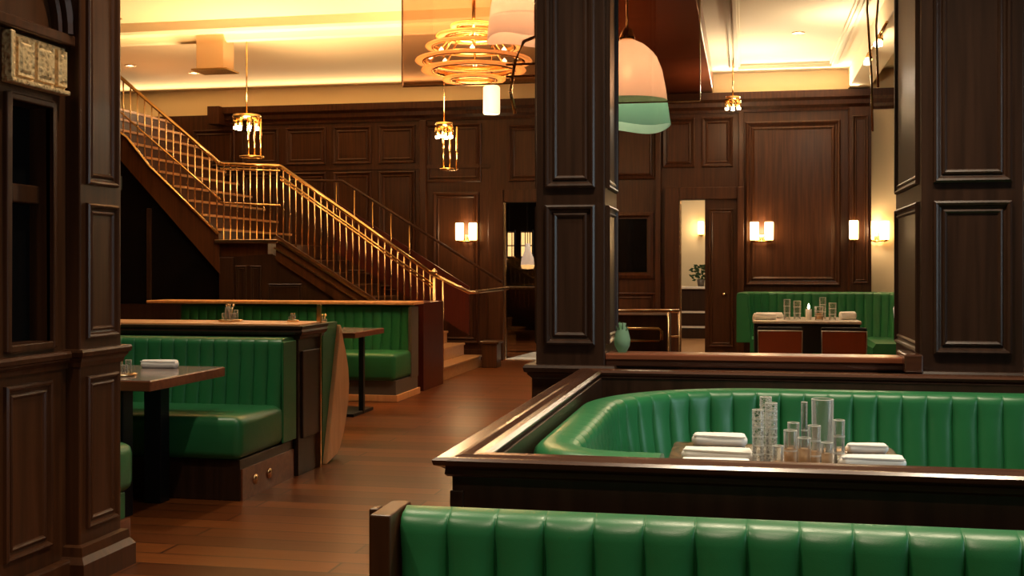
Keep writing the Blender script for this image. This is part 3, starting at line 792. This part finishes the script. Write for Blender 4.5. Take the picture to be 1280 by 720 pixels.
# left booth partition
lp = thing('booth_partition', 'dark wooden partition with pale-edged rail behind the left booth bench', 'partition', (-5, 7.7, 0))
MB().box(-7.6, -2.98, 7.47, 7.92, 0, .95).build('body', 'dark', lp, bevel=.004)
m = MB(); sweep(m, [(-7.6, 7.47), (-2.98, 7.47), (-2.98, 7.92)], [(.0, .93), (-.015, .935), (-.02, .955), (-.035, .965), (-.045, .985), (-.04, 1.0), (-.05, 1.01), (-.05, 1.025), (.0, 1.03)]); m.build('moulding', 'dark', lp)
MB().box(-7.6, -2.96, 7.45, 7.95, 1.026, 1.036).build('rail_top', 'tan', lp)
m = MB(); m.box(-2.98, -2.965, 7.52, 7.86, .25, .85); m.box(-2.98, -2.972, 7.58, 7.80, .30, .80); m.build('panel', 'dark', lp, bevel=.006)
MB().box(-2.985, -2.955, 7.83, 7.85, 0, 1.16).build('edge_strip', 'brass', lp)

# bench on the other side, with tan end panel
tb = thing('green_banquette', 'green bench with curved tan wooden end panel behind the left partition', 'banquette', (-3, 8.2, 0), 'green channelled leather banquettes')
m = MB(); m.prism([(-3.02, 7.96, .0), (-3.02, 8.27, 1.02), (-3.02, 7.97, 1.02)], (.03, 0, 0)); m.build('side_panel', 'green', tb)
cv = [(8.27, 1.00), (8.32, .90), (8.39, .78), (8.44, .66), (8.46, .54), (8.445, .42), (8.40, .30), (8.34, .18), (8.26, .08), (8.20, .04), (7.97, .0)]
m = MB(); m.prism([(-3.00, y, z) for y, z in cv], (.04, 0, 0)); m.build('end_panel', 'tan', tb, bevel=.008)
m = MB(); m.prism([(-5.6, 7.97, .45), (-5.6, 8.15, .45), (-5.6, 8.05, 1.0), (-5.6, 7.97, 1.0)], (2.58, 0, 0)); m.build('backrest', 'green', tb)
MB().box(-5.6, -3.03, 8.0, 8.43, .1, .46).build('seat', 'green', tb, bevel=.03)

# middle booth far bench
mb_ = thing('green_banquette', 'green leather bench beside the stairs, further back', 'banquette', (-4.4, 12.4, 0), 'green channelled leather banquettes')
channel_back([(-3.64, 12.42), (-6.4, 12.42)], .42, 1.0, .20, .11, .024, lean=.05).build('backrest', 'green', mb_)
cushion(-6.4, -3.62, 11.78, 12.46, .22, .51, .05).build('seat', 'green', mb_)
MB().box(-3.65, -3.61, 12.38, 12.66, .2, .99).build('side_panel', 'slate', mb_, bevel=.008)
MB().box(-6.4, -3.62, 11.82, 12.66, .07, .22).build('base', 'slate', mb_)
MB().box(-6.4, -3.60, 11.80, 12.70, .0, .07).build('kick_plate', 'tan', mb_, bevel=.004)
MB().box(-6.8, -3.58, 12.36, 12.78, 1.01, 1.045).build('cap', 'tan', mb_, bevel=.008)
tag(MB().box(-4.4, -3.62, 12.9, 13.8, 0, 1.02).build('end_wall', 'red', bevel=.006), 'dark red wooden end wall between the bench and the stairs', 'partition')

# ================================================================== TABLES
def table(x0, x1, y0, y1, z, label, top, edge, legs, th=.045, legw=.05, foot=False, group='set dining tables'):
    t = thing('dining_table', label, 'table', ((x0 + x1) / 2, (y0 + y1) / 2, 0), group)
    MB().box(x0, x1, y0, y1, z - th, z - .004).build('table_edge', edge, t, bevel=.004)
    MB().box(x0 + .008, x1 - .008, y0 + .008, y1 - .008, z - .004, z).build('tabletop', top, t, bevel=.002)
    for lx, ly in legs:
        m = MB(); m.box(lx - legw, lx + legw, ly - legw, ly + legw, 0, z - th)
        if foot: m.box(lx - .25, lx + .02, ly - .3, ly + .3, 0, .03)
        m.build('leg', 'black', t, bevel=.004)
    return t
table(-.265, .545, 3.72, 4.52, .75, 'mottled brown table set with glasses inside the large right booth', 'stone', 'stone', [(.14, 4.12)], th=.035)
pad = plain('grey_polished_wood', (.24, .19, .17), .14, var=.1)
table(-4.6, -3.2, 5.86, 6.80, .80, 'cherry-edged table in the left booth with black legs', pad, 'cherry', [(-3.50, 6.49), (-3.50, 6.06)], th=.06, legw=.055)
table(-5.2, -3.60, 10.45, 11.35, .81, 'table in front of the bench beside the stairs', pad, 'cherry', [(-3.66, 10.82)], th=.055, legw=.025, foot=True)
table(-4.9, -3.80, 8.95, 9.6, .93, 'small cherry table behind the tan bench panel', 'cherry', 'cherry', [(-4.3, 9.3)], th=.04, legw=.03)

# ------------------------------------------------------------------ rolled napkins
def napkin(x, y, z, L, rz, label, r=.030, g='rolled white napkins on the tables'):
    m = MB(); rows = []; n = 18
    for k in range(n + 1):
        u = k / n; xx = (u - .5) * L
        e = min(1, (min(u, 1 - u) * L / .014)) ** .5 if min(u, 1 - u) * L < .014 else 1
        row = []
        for j in range(18):
            a = 2 * math.pi * j / 18
            rr = r * (0.93 + .07 * math.cos(a - .6) + .03 * math.sin(3 * a + u * 5)) * (.25 + .75 * e)
            row.append((xx, rr * 1.3 * math.cos(a), max(-r * .8, rr * .98 * math.sin(a)) + r * .8))
        rows.append(row)
    vs = m.grid(rows, closev=True); m.bm.faces.new(vs[0]); m.bm.faces.new(vs[-1][::-1])
    # loose flap edge lying over the roll
    m.obox((-L * .47, -r * .95, r * 1.45), (L * .47, -r * 1.05, r * 1.35), (0, .006, 0), (0, 0, .005))
    o = m.build('rolled_napkin', 'white', loc=(0, 0, 0)); o.location = (x, y, z); o.rotation_euler.z = rz
    return tag(o, label, 'napkin', g)
napkin(-.09, 4.42, .75, .205, math.radians(-2), 'rolled white napkin at the far left of the large booth table')
napkin(-.09, 4.06, .75, .245, math.radians(-3), 'rolled white napkin at the middle left of the large booth table')
napkin(-.09, 3.83, .75, .235, math.radians(-2), 'rolled white napkin at the near left, mostly behind the front rail')
napkin(.435, 4.36, .75, .15, math.radians(3), 'smaller rolled white napkin at the far right of the large booth table', .022)
napkin(.415, 3.99, .75, .215, math.radians(2), 'rolled white napkin at the near right of the large booth table', .028)
napkin(-3.55, 6.62, .80, .24, math.radians(5), 'white napkin on the left booth table')
tag(MB().box(.26, .36, 4.33, 4.41, .75, .757).build('wooden_coaster', 'tan', bevel=.002), 'small tan wooden strip beside the far right napkin', 'coaster')
tag(MB().box(.30, .535, 3.90, 4.08, .75, .754).build('dark_placemat', 'dark'), 'dark placemat under the near right napkin', 'placemat')
for o in bpy.data.objects:
    if o.get('label', '').startswith('rolled white napkin at the near right'): o.location.z = .755

# ------------------------------------------------------------------ glasses
def glass_mb(r, h, t=.0022, foot=.012, taper=.92, x=0, y=0, z=0, n=20, facet=0):
    m = MB(); rb = r * taper
    prof = [(0, 0), (rb * .96, 0), (rb, .003), (r, h - .002), (r - t * .5, h), (r - t, h - .002), (rb - t, foot), (0, foot - .002)]
    m.lathe(prof, (x, y, z), n)
    return m
def tumbler(x, y, z, r, h, label, fill=None, ribs=0, g='clear glasses on the large booth table'):
    t = thing('drinking_glass', label, 'glass', (x, y, z), g)
    glass_mb(r, h, x=x, y=y, z=z, n=20).build('glass_body', 'crystal' if ribs > 2 else 'glass', t, smooth=False)
    MB().lathe([(r, h - .003), (r * 1.02, h - .001), (r * .94, h), (r, h - .003)], (x, y, z), 20).build('rim', 'rim', t)
    for k in range(ribs):
        zz = h * (k + 1) / (ribs + 1)
        MB().lathe([(r * 1.0, -.003), (r * 1.045, 0), (r * 1.0, .003)], (x, y, z + zz), 20).build('rib', 'rim', t)
    if fill:
        MB().lathe([(0, .014), (r * .88, .014), (r * .9, .014 + fill), (0, .014 + fill)], (x, y, z), 18).build('drink', 'amber', t)
    return t
Z0 = .75
tumbler(.045, 3.90, Z0, .019, .205, 'tall narrow ribbed glass, leftmost of the front glasses', None, 6)
tumbler(.088, 3.93, Z0, .020, .225, 'tall ribbed glass, second from the left of the group', None, 7)
tumbler(.072, 4.02, Z0, .020, .235, 'tallest ribbed glass standing behind the left pair', None, 7)
tumbler(.108, 3.86, Z0, .018, .095, 'short glass in front of the tall ribbed glasses', .03)
tumbler(.150, 3.94, Z0, .022, .135, 'medium glass left of the middle of the group', .06, 1)
tumbler(.165, 4.06, Z0, .020, .145, 'medium glass behind the middle of the group', .05)
tumbler(.192, 3.88, Z0, .021, .120, 'amber-filled glass in the middle of the group', .07)
tumbler(.228, 3.96, Z0, .021, .150, 'glass with pale drink right of the middle of the group', .05, 2)
tumbler(.262, 4.08, Z0, .037, .225, 'widest tall clear glass at the right rear of the group', None, 0)
tumbler(.262, 3.86, Z0, .019, .110, 'short amber glass at the front right of the group', .06)
tumbler(.310, 4.00, Z0, .019, .165, 'slim tall glass at the right end of the group', None, 2)
tumbler(.208, 4.20, Z0, .011, .20, 'very slim glass at the back of the group', None, 1)

# small glassware on the left booth table
def cluster(x, y, z, s_, label, n=7, name='glass_centrepiece'):
    t = thing(name, label, 'centrepiece', (x, y, z), 'small glass centrepieces')
    MB().lathe([(0, 0), (.09 * s_, 0), (.10 * s_, .012), (.085 * s_, .014), (0, .012)], (x, y, z), 18).build('tray', 'pbrass', t)
    for i in range(n):
        a = 6.28 * i / n + .3; r = .06 * s_ * (1 if i % 2 else .45)
        px, py = x + r * math.cos(a), y + r * math.sin(a)
        glass_mb(.018 * s_, (.05 + .025 * (i % 3)) * s_, x=px, y=py, z=z + .0135, n=10).build('votive', 'glass', t)
    m = MB()
    for i in range(5):
        a = 6.28 * i / 5; m.tube([(x, y, z + .012), (x + .03 * s_ * math.cos(a), y + .03 * s_ * math.sin(a), z + .13 * s_)], .0022 * s_, 5)
        m.lathe([(0, -.012 * s_), (.009 * s_, 0), (0, .014 * s_)], (x + .03 * s_ * math.cos(a), y + .03 * s_ * math.sin(a), z + .13 * s_), 8)
    m.build('stems', 'pbrass', t)
cluster(-3.52, 6.10, .80, 1.0, 'small glass centrepiece on the left booth table beside the pilaster')
cluster(-3.62, 7.78, 1.036, .9, 'small glass centrepiece on the left partition rail')
cluster(-3.16, 7.82, 1.036, .45, 'tiny glass centrepiece at the right end of the left partition rail', 5)
cluster(-4.2, 11.2, .81, 1.0, 'small glass centrepiece on the table near the stairs', 5)

# green vase beside the centre pillar
t = thing('green_vase', 'green glass vase on the low wall beside the centre pillar', 'vase', (-.575, 5.58, 1.015))
MB().lathe([(0, 0), (.020, 0), (.036, .03), (.040, .06), (.030, .10), (.016, .125), (.020, .14), (.014, .14), (.010, .125), (.025, .09), (.033, .06), (.028, .03), (0, .008)], (-.575, 5.58, 1.015), 20).build('vase_body', 'gglass', t)
m = MB()
for i in range(9):
    a = i * .7; m.tube([(-.575, 5.58, 1.03), (-.575 + .03 * math.cos(a), 5.58 + .03 * math.sin(a), 1.13 + .01 * (i % 4))], .003, 5)
m.build('stems', 'leaf', t)

# ================================================================== BRASS SERVICE TROLLEY (right of centre pillar)
t = thing('brass_trolley', 'dark service trolley with brass rails right of the centre pillar', 'trolley', (-.9, 8.9, 0))
m = MB(); Y0 = 8.7
m.tube([(-1.5, Y0, 1.10), (-.47, Y0, 1.10)], .012); m.tube([(-.47, Y0, 1.10), (-.47, Y0, 0)], .010); m.tube([(-.55, Y0, 1.10), (-.55, Y0, 0)], .010)
m.tube([(-.55, Y0, .91), (-.47, Y0, .91)], .008); m.tube([(-1.5, Y0, 1.10), (-1.5, Y0, 0)], .010)
m.build('frame', 'pbrass', t)
m = MB(); m.tube([(-1.3, Y0 - .05, .97), (-.62, Y0 - .05, .97), (-.60, Y0 - .05, .95), (-.60, Y0 - .05, .89), (-.62, Y0 - .05, .875), (-1.3, Y0 - .05, .875)], .012); m.build('handle', 'brass', t)
MB().box(-1.5, -.56, Y0 + .01, Y0 + .45, .08, 1.07).build('cabinet', 'mid', t, bevel=.01)

# ================================================================== FAR RIGHT BOOTH
fq = thing('green_banquette', 'curved green leather banquette below the twin sconce at the far right', 'banquette', (.9, 17, 0), 'green channelled leather banquettes')
p2 = arc_path([(2.12, 15.3), (2.12, 16.95), (0.06, 16.95), (0.06, 15.9)], [.5, .35], 8)
channel_back(p2, .42, 1.08, .16, .12, .028, lean=.05, rad=.04).build('backrest', 'green', fq)
m = MB(); sweep(m, arc_path([(2.10, 15.3), (2.10, 16.93), (0.08, 16.93), (0.08, 15.9)], [.5, .35], 8), [(.0, .0), (.5, .0), (.5, .40), (.46, .46), (0, .46)]); m.build('seat', 'green', fq)
tf = thing('dining_table', 'pale marble table laid for dinner in the far right booth', 'table', (.65, 14.3, 0), 'set dining tables')
MB().box(.10, 1.32, 13.75, 14.9, .775, .81).build('tabletop', 'marble', tf, bevel=.01)
MB().box(.12, 1.30, 13.78, 14.88, .44, .775).build('table_edge', 'blackcloth', tf)  # black drape, carried lower to stand for shade under the table
MB().box(.6, .8, 14.2, 14.4, 0, .74).build('leg', 'black', tf)
def chair(x, y, label):
    t = thing('dining_chair', label, 'chair', (x, y, 0), 'orange-backed chairs at the far table')
    m = MB(); m.box(x - .23, x + .23, y - .03, y, .36, .735); m.build('backrest', 'orange', t, bevel=.012)
    m = MB()
    m.tube([(x - .23, y - .03, .36), (x - .235, y - .03, .735), (x + .235, y - .03, .735), (x + .23, y - .03, .36)], .008, 6); m.build('piping', 'piping', t)
    MB().box(x - .24, x + .24, y + .002, y + .06, .40, .775).build('back_pad', 'blackcloth', t, bevel=.015)
    MB().box(x - .23, x + .23, y + .06, y + .5, .36, .46).build('seat', 'blackcloth', t, bevel=.02)
    for sx in (-1, 1):
        for yy in (.04, .46): MB().tube([(x + sx * .2, y + yy, .38), (x + sx * .21, y + yy, 0)], [.02, .012]).build('leg', 'dark', t)
chair(.385, 13.0, 'orange-backed chair with white piping, left of the pair at the far table')
chair(1.06, 13.0, 'orange-backed chair with white piping, right of the pair at the far table')
g = 'glasses on the far right table'
i = 0
for x, y, r, h, lab in ((.50, 14.1, .04, .24, 'tall glass at the left of the far right table'), (.62, 14.2, .045, .22, 'second tall glass from the left on the far right table'),
                   (.86, 14.0, .05, .16, 'amber glass at the middle of the far right table'), (.92, 14.3, .04, .26, 'tallest glass at the middle of the far right table'), (1.02, 14.1, .045, .2, 'glass right of the middle on the far right table')):
    tumbler(x, y, .81, r, h, lab, .07 if i in (2,) else None, 2, g); i += 1
napkin(.24, 14.0, .81, .28, 0, 'white napkin at the left of the far right table', .045)
napkin(.30, 14.45, .81, .34, 0, 'white napkin at the rear left of the far right table', .04)
napkin(1.20, 14.2, .81, .20, .1, 'large folded white napkin at the right of the far right table', .055)
t = thing('candle', 'lit candle glass in the middle of the far right table', 'candle', (.74, 13.95, .81))
MB().lathe([(0, 0), (.035, 0), (.035, .13), (0, .13)], (.74, 13.95, .81), 12).build('wax', 'white', t)
MB().lathe([(0, 0), (.016, .02), (0, .07)], (.74, 13.95, .94), 8).build('flame', 'bulb', t)
t = thing('table_lamp', 'pale glass lamp globe at the right end of the far banquette', 'lamp', (1.98, 15.0, .7))
MB().lathe([(0, 0), (.10, .02), (.16, .12), (.17, .24), (.12, .38), (.05, .45), (0, .46)], (1.98, 15.0, .68), 18).build('globe', 'cone', t, smooth=True)
MB().lathe([(0, 0), (.16, 0), (.03, .04), (.02, .68), (0, .69)], (1.98, 15.0, 0), 14).build('stand', 'brass', t)

# ================================================================== HANGING LAMPS
def chandelier(x, y, z, label):
    t = thing('chandelier', label, 'chandelier', (x, y, z))  # solid stand-in for a chandelier mirrored in the glass screen
    MB().tube([(x, y, z + .15), (x, y, CE)], .018).build('rod', 'brass', t)
    MB().lathe([(0, 0), (.10, 0), (.10, .03), (0, .04)], (x, y, CE - .04), 16).build('canopy', 'brass', t)
    for k, (r, dz, w_) in enumerate(((.50, -.17, .10), (.56, -.08, .07), (.46, .06, .06), (.36, .16, .09), (.22, .26, .06), (.30, -.26, .08))):
        MB().lathe([(r - w_, dz + .01), (r, dz), (r + .012, dz + .012), (r, dz + .028), (r - w_, dz + .036), (r - w_, dz + .01)], (x, y, z), 36).build('glass_ring', 'chand', t)
        MB().lathe([(r - w_ - .01, dz + .0), (r - w_ + .01, dz), (r - w_ + .01, dz + .045), (r - w_ - .01, dz + .045), (r - w_ - .01, dz)], (x, y, z), 36).build('metal_ring', 'brass', t)
    for i in range(8):
        a = 6.28 * i / 8 + .2; c_, s_ = math.cos(a), math.sin(a)
        MB().tube([(x, y, z + .22), (x + .25 * c_, y + .25 * s_, z + .14), (x + .42 * c_, y + .42 * s_, z - .06)], .009, 6).build('arm', 'brass', t)
        MB().lathe([(0, 0), (.02, .01), (.024, .04), (.0, .07)], (x + .42 * c_, y + .42 * s_, z - .05), 8).build('bulb', 'bulb', t)
    light('ceiling_fill', 'SPOT', (x, y, z + .1), 420, WARM, .3, UP, 165, parent=t)  # spot added inside the chandelier to brighten the ceiling
    light('chandelier_light', 'POINT', (x, y, z - .34), 45, WARM, .2, parent=t)
    return t
chandelier(-2.58, 11.0, 3.50, 'tiered glowing glass chandelier standing in for its reflection, left of the centre pillar')

def bell(x, y, z0, r, h, label, green=True, power=13):
    t = thing('pendant_lamp', label, 'pendant lamp', (x, y, z0), 'pale bell-shaped glass pendants')
    pr = [(r, .0), (r * .985, .04 * h), (r * .93, .25 * h), (r * .88, .45 * h), (r * .80, .65 * h), (r * .66, .82 * h), (r * .42, .94 * h), (.05, h)]
    wav = MB(); n = 48
    gz = .30
    rows = []; rows2 = []
    P = []
    for k in range(21):
        u = k / 20
        for (a, za), (b, zb) in zip(pr[:-1], pr[1:]):
            if za - 1e-9 <= u * h <= zb + 1e-9: rr = a + (b - a) * (u * h - za) / (zb - za)
        P.append((rr, u * h))
    def row(rr, zz): return [(x + rr * math.cos(6.2832 * j / n), y + rr * math.sin(6.2832 * j / n), z0 + zz + (.018 * math.cos(6.2832 * j * 3 / n) * max(0, 1 - zz / (.25 * h)))) for j in range(n)]
    lo_ = [q for q in P if q[1] <= gz * h + 1e-6]; hi_ = [q for q in P if q[1] >= gz * h - 1e-6]
    m = MB(); m.grid([row(*q) for q in lo_] + [row(q[0] - .006, q[1]) for q in lo_[::-1]], closev=True); m.build('shade_band', 'conegreen' if green else 'cone', t)
    m = MB(); m.grid([row(*q) for q in hi_] + [row(q[0] - .006, q[1]) for q in hi_[::-1]], closev=True); m.build('shade', 'cone', t)
    m = MB(); m.tube([(x, y, z0 + h - .02), (x, y, CE)], .008); m.lathe([(0, 0), (.05, 0), (.055, .03), (.03, .09), (0, .1)], (x, y, z0 + h - .01), 16); m.build('stem', 'brass', t)
    m = MB(); m.lathe([(0, 0), (.035, .03), (.03, .08), (0, .1)], (x, y, z0 + h * .55), 12); m.build('bulb', 'bulb', t)
    light('pendant_light', 'POINT', (x, y, z0 + .36), power, WARM2, .06, parent=t)
bell(-.79, 8.0, 2.39, .30, .60, 'bell-shaped glass pendant with pale green rim right of the centre pillar')
bell(-1.72, 9.0, 3.22, .28, .60, 'pale glass bell pendant high up left of the centre pillar', False, 30)

def tube_lamp(x, y, zt, n, L, r, label, upw=300):
    t = thing('brass_tube_pendant', label, 'pendant lamp', (x, y, zt), 'brass tube pendants')
    MB().lathe([(0, 0), (r, 0), (r * 1.05, .02), (r, .05), (0, .06)], (x, y, zt), 20).build('crown', 'brass', t)
    MB().tube([(x, y, zt + .05), (x, y, CE)], .01).build('stem', 'brass', t)
    for i in range(n):
        a = 6.28 * i / n; px, py = x + r * .8 * math.cos(a), y + r * .8 * math.sin(a)
        MB().lathe([(0, -.10), (.03, -.10), (.034, -.05), (.03, 0), (0, 0)], (px, py, zt), 10).build('candle_cup', 'brass', t)
        MB().lathe([(0, -.035), (.024, -.03), (.026, 0), (0, 0)], (px, py, zt - .10), 10).build('bulb', 'bulb', t)
    if L:
        for dx in (-.06, .02, .10):
            MB().tube([(x + r * .5 + dx, y, zt), (x + r * .5 + dx, y, zt - L)], .012).build('rod', 'brass', t)
        MB().lathe([(0, 0), (r * .9, 0), (r * .9, .02), (0, .03)], (x + r * .4, y, zt - L), 18).build('lower_ring', 'brass', t)
    light('tube_lamp_light', 'POINT', (x, y, zt - .22), 10, WARM, .08, parent=t)
    light('ceiling_fill_spot', 'SPOT', (x + .3, y - .6, zt - .5), upw, WARM if x < -1 else WARM2, .3, UP, 150, parent=t)  # spot added beside the lamp, not part of it, brightens the ceiling
tube_lamp(-6.02, 13.4, 3.26, 7, .48, .17, 'brass cluster pendant hanging above the stair landing')
tube_lamp(-3.40, 13.0, 3.05, 4, .5, .10, 'small brass cluster pendant between the stairs and the centre pillar')
tube_lamp(-.15, 16.2, 3.72, 4, .0, .10, 'small brass cluster standing in for reflections in front of the door panels at right', 110)  # solid brass built in place of faint reflections
# drum shade
t = thing('drum_pendant', 'pale square hanging shade above the upper stair flight', 'pendant lamp', (-6.24, 13.0, 3.8))
MB().box(-6.42, -6.07, 12.85, 13.15, 3.80, 4.22).build('shade', 'drumsh', t, bevel=.01)
MB().box(-6.47, -6.02, 12.82, 13.18, 3.78, 3.80).build('rim', 'brass', t)
MB().tube([(-6.24, 13.0, 4.2), (-6.24, 13.0, CE)], .01).build('stem', 'brass', t)
# glowing cylinder lamp beside centre pillar, brass bracket
t = thing('cylinder_pendant', 'glowing white glass cylinder lamp with brass hoop left of the centre pillar', 'pendant lamp', (-2.6, 12.0, 3.1))
MB().lathe([(0, 0), (.085, 0), (.09, .02), (.09, .28), (.07, .30), (0, .30)], (-2.62, 12.0, 3.05), 18).build('glass_cylinder', plain('glowing_cylinder', (1, .9, .8), emit=(1, .72, .42), es=0.8), t)
MB().tube([(-2.62, 12.0, 3.35), (-2.62, 12.0, CE)], .01).build('stem', 'brass', t)
t = thing('brass_hoop_lamp', 'brass hoop fitting against the left side of the centre pillar', 'lamp fitting', (-1.45, 7.6, 2.8))
MB().tube([(-1.50, 7.6, 2.45), (-1.53, 7.6, 2.6), (-1.50, 7.6, 2.80), (-1.44, 7.6, 2.93), (-1.36, 7.6, 2.96)], .012).build('hoop', 'brass', t)
m = MB(); m.tube([(-1.56, 7.6, 2.78), (-1.33, 7.6, 2.78)], .008); m.tube([(-1.56, 7.6, 2.70), (-1.33, 7.6, 2.70)], .008); m.tube([(-1.36, 7.6, 2.96), (-1.36, 7.6, 4.02)], .01); m.build('bars', 'brass', t)

# hanging tinted glass panes
def pane(x0, x1, y, z0, z1, label):
    t = thing('hanging_glass_screen', label, 'glass screen', ((x0 + x1) / 2, y, z0), 'tinted hanging glass screens')
    MB().box(x0, x1, y, y + .012, z0, z1).build('pane', 'pane', t)
    m = MB(); m.box(x0 - .006, x0, y - .004, y + .016, z0, z1); m.box(x1, x1 + .006, y - .004, y + .016, z0, z1); m.box(x0, x1, y - .004, y + .016, z0 - .006, z0)
    m.build('edge', 'brass', t)
    m = MB(); m.tube([(x0 + .1, y, z1), (x0 + .1, y, CE)], .006); m.tube([(x1 - .1, y, z1), (x1 - .1, y, CE)], .006); m.build('hanger', 'brass', t)
pane(-2.10, -1.10, 7.0, 2.56, 3.9, 'tinted hanging glass screen left of the centre pillar')
pane(-.85, -.26, 7.0, 2.42, 3.9, 'tinted hanging glass screen right of the centre pillar')

# downlights
def downlight(x, y, label, power, spot=95, warm=WARM2, zc=CE):
    t = thing('downlight', label, 'ceiling light', (x, y, zc), 'recessed ceiling downlights')
    MB().lathe([(.045, 0), (.075, 0), (.08, -.008), (.045, -.012), (.045, 0)], (x, y, zc), 18).build('rim', 'pbrass', t)
    MB().lathe([(0, -.004), (.045, -.004)], (x, y, zc), 14).build('lens', 'bulb', t)
    light('downlight_beam', 'SPOT', (x, y, zc - .03), power, warm, .05, (0, 0, 0), spot, parent=t)
downlight(-8.55, 15.1, 'recessed downlight nearest the upper stair handrail', 60)
downlight(-7.95, 15.85, 'recessed downlight right of the brightest one over the stairs', 50)
downlight(-7.1, 12.2, 'recessed downlight nearer the front above the stairs', 60)
# above the frame, over the booths
downlight(-.1, 4.2, 'recessed downlight over the left side of the large booth', 230, 100)
downlight(1.1, 4.0, 'recessed downlight over the right side of the large booth', 190, 100)
downlight(.2, 1.9, 'recessed downlight over the nearest banquette', 85, 100)
downlight(-3.9, 6.3, 'recessed downlight over the left booth table', 150, 90)
downlight(-1.7, 7.6, 'recessed downlight over the aisle', 150, 110)
downlight(-2.9, 10.3, 'recessed downlight over the aisle further back', 75, 100)
downlight(-2.6, 15.2, 'recessed downlight in front of the glass door', 110, 90)
downlight(.65, 14.6, 'recessed downlight over the far right table', 60, 80)
downlight(-.2, .4, 'unseen fill downlight behind the nearest banquette', 120, 110)  # this and the next two are fill lamps added out of view
downlight(-2.2, 1.6, 'unseen fill downlight over the front of the aisle', 120, 110)
downlight(-2.0, 4.8, 'unseen fill downlight in front of the left pilaster', 130, 110)

# track spots near the top right
t = thing('track_spotlight', 'pair of brass spotlights on the ceiling edge at top right', 'spotlight', (1.5, 13.0, 4.0))
m = MB(); m.tube([(1.46, 12.6, 3.98), (1.46, 14.8, 3.98)], .015); m.build('track', 'brass', t)
for y, z in ((13.2, 3.93), (14.3, 3.92)):
    hd = MB().tube([(1.46, y, 3.96), (1.44, y - .05, 3.88)], [.03, .045]).build('spot_head', 'brass', t)
    MB().lathe([(0, 0), (.045, .01), (.045, .05), (0, .07)], (1.43, y - .06, z - .11), 12).build('bulb', 'bulb', hd)
light('track_light', 'POINT', (1.2, 13.6, 3.7), 40, WARM2, .08, parent=t)

# brass drapery rods hanging beside the right pillar
t = thing('brass_chain_pendant', 'looped brass rods hanging beside the top of the right pillar', 'pendant lamp', (.74, 6.6, 3.0))
m = MB()
m.tube([(.715, 6.9, 4.02), (.69, 6.9, 2.9), (.715, 6.9, 2.5), (.72, 6.9, 2.2)], .007, 6)
m.tube([(.74, 6.9, 4.02), (.76, 6.9, 3.1), (.74, 6.9, 2.8), (.75, 6.9, 2.45)], .007, 6)
m.build('rods', 'brass', t)

# solid unseen wall behind the camera, keeps outside light off the room
struct(MB().box(-11.2, 3.6, -2.1, -2.0, 0, CE).build('wall_front', 'mid'))
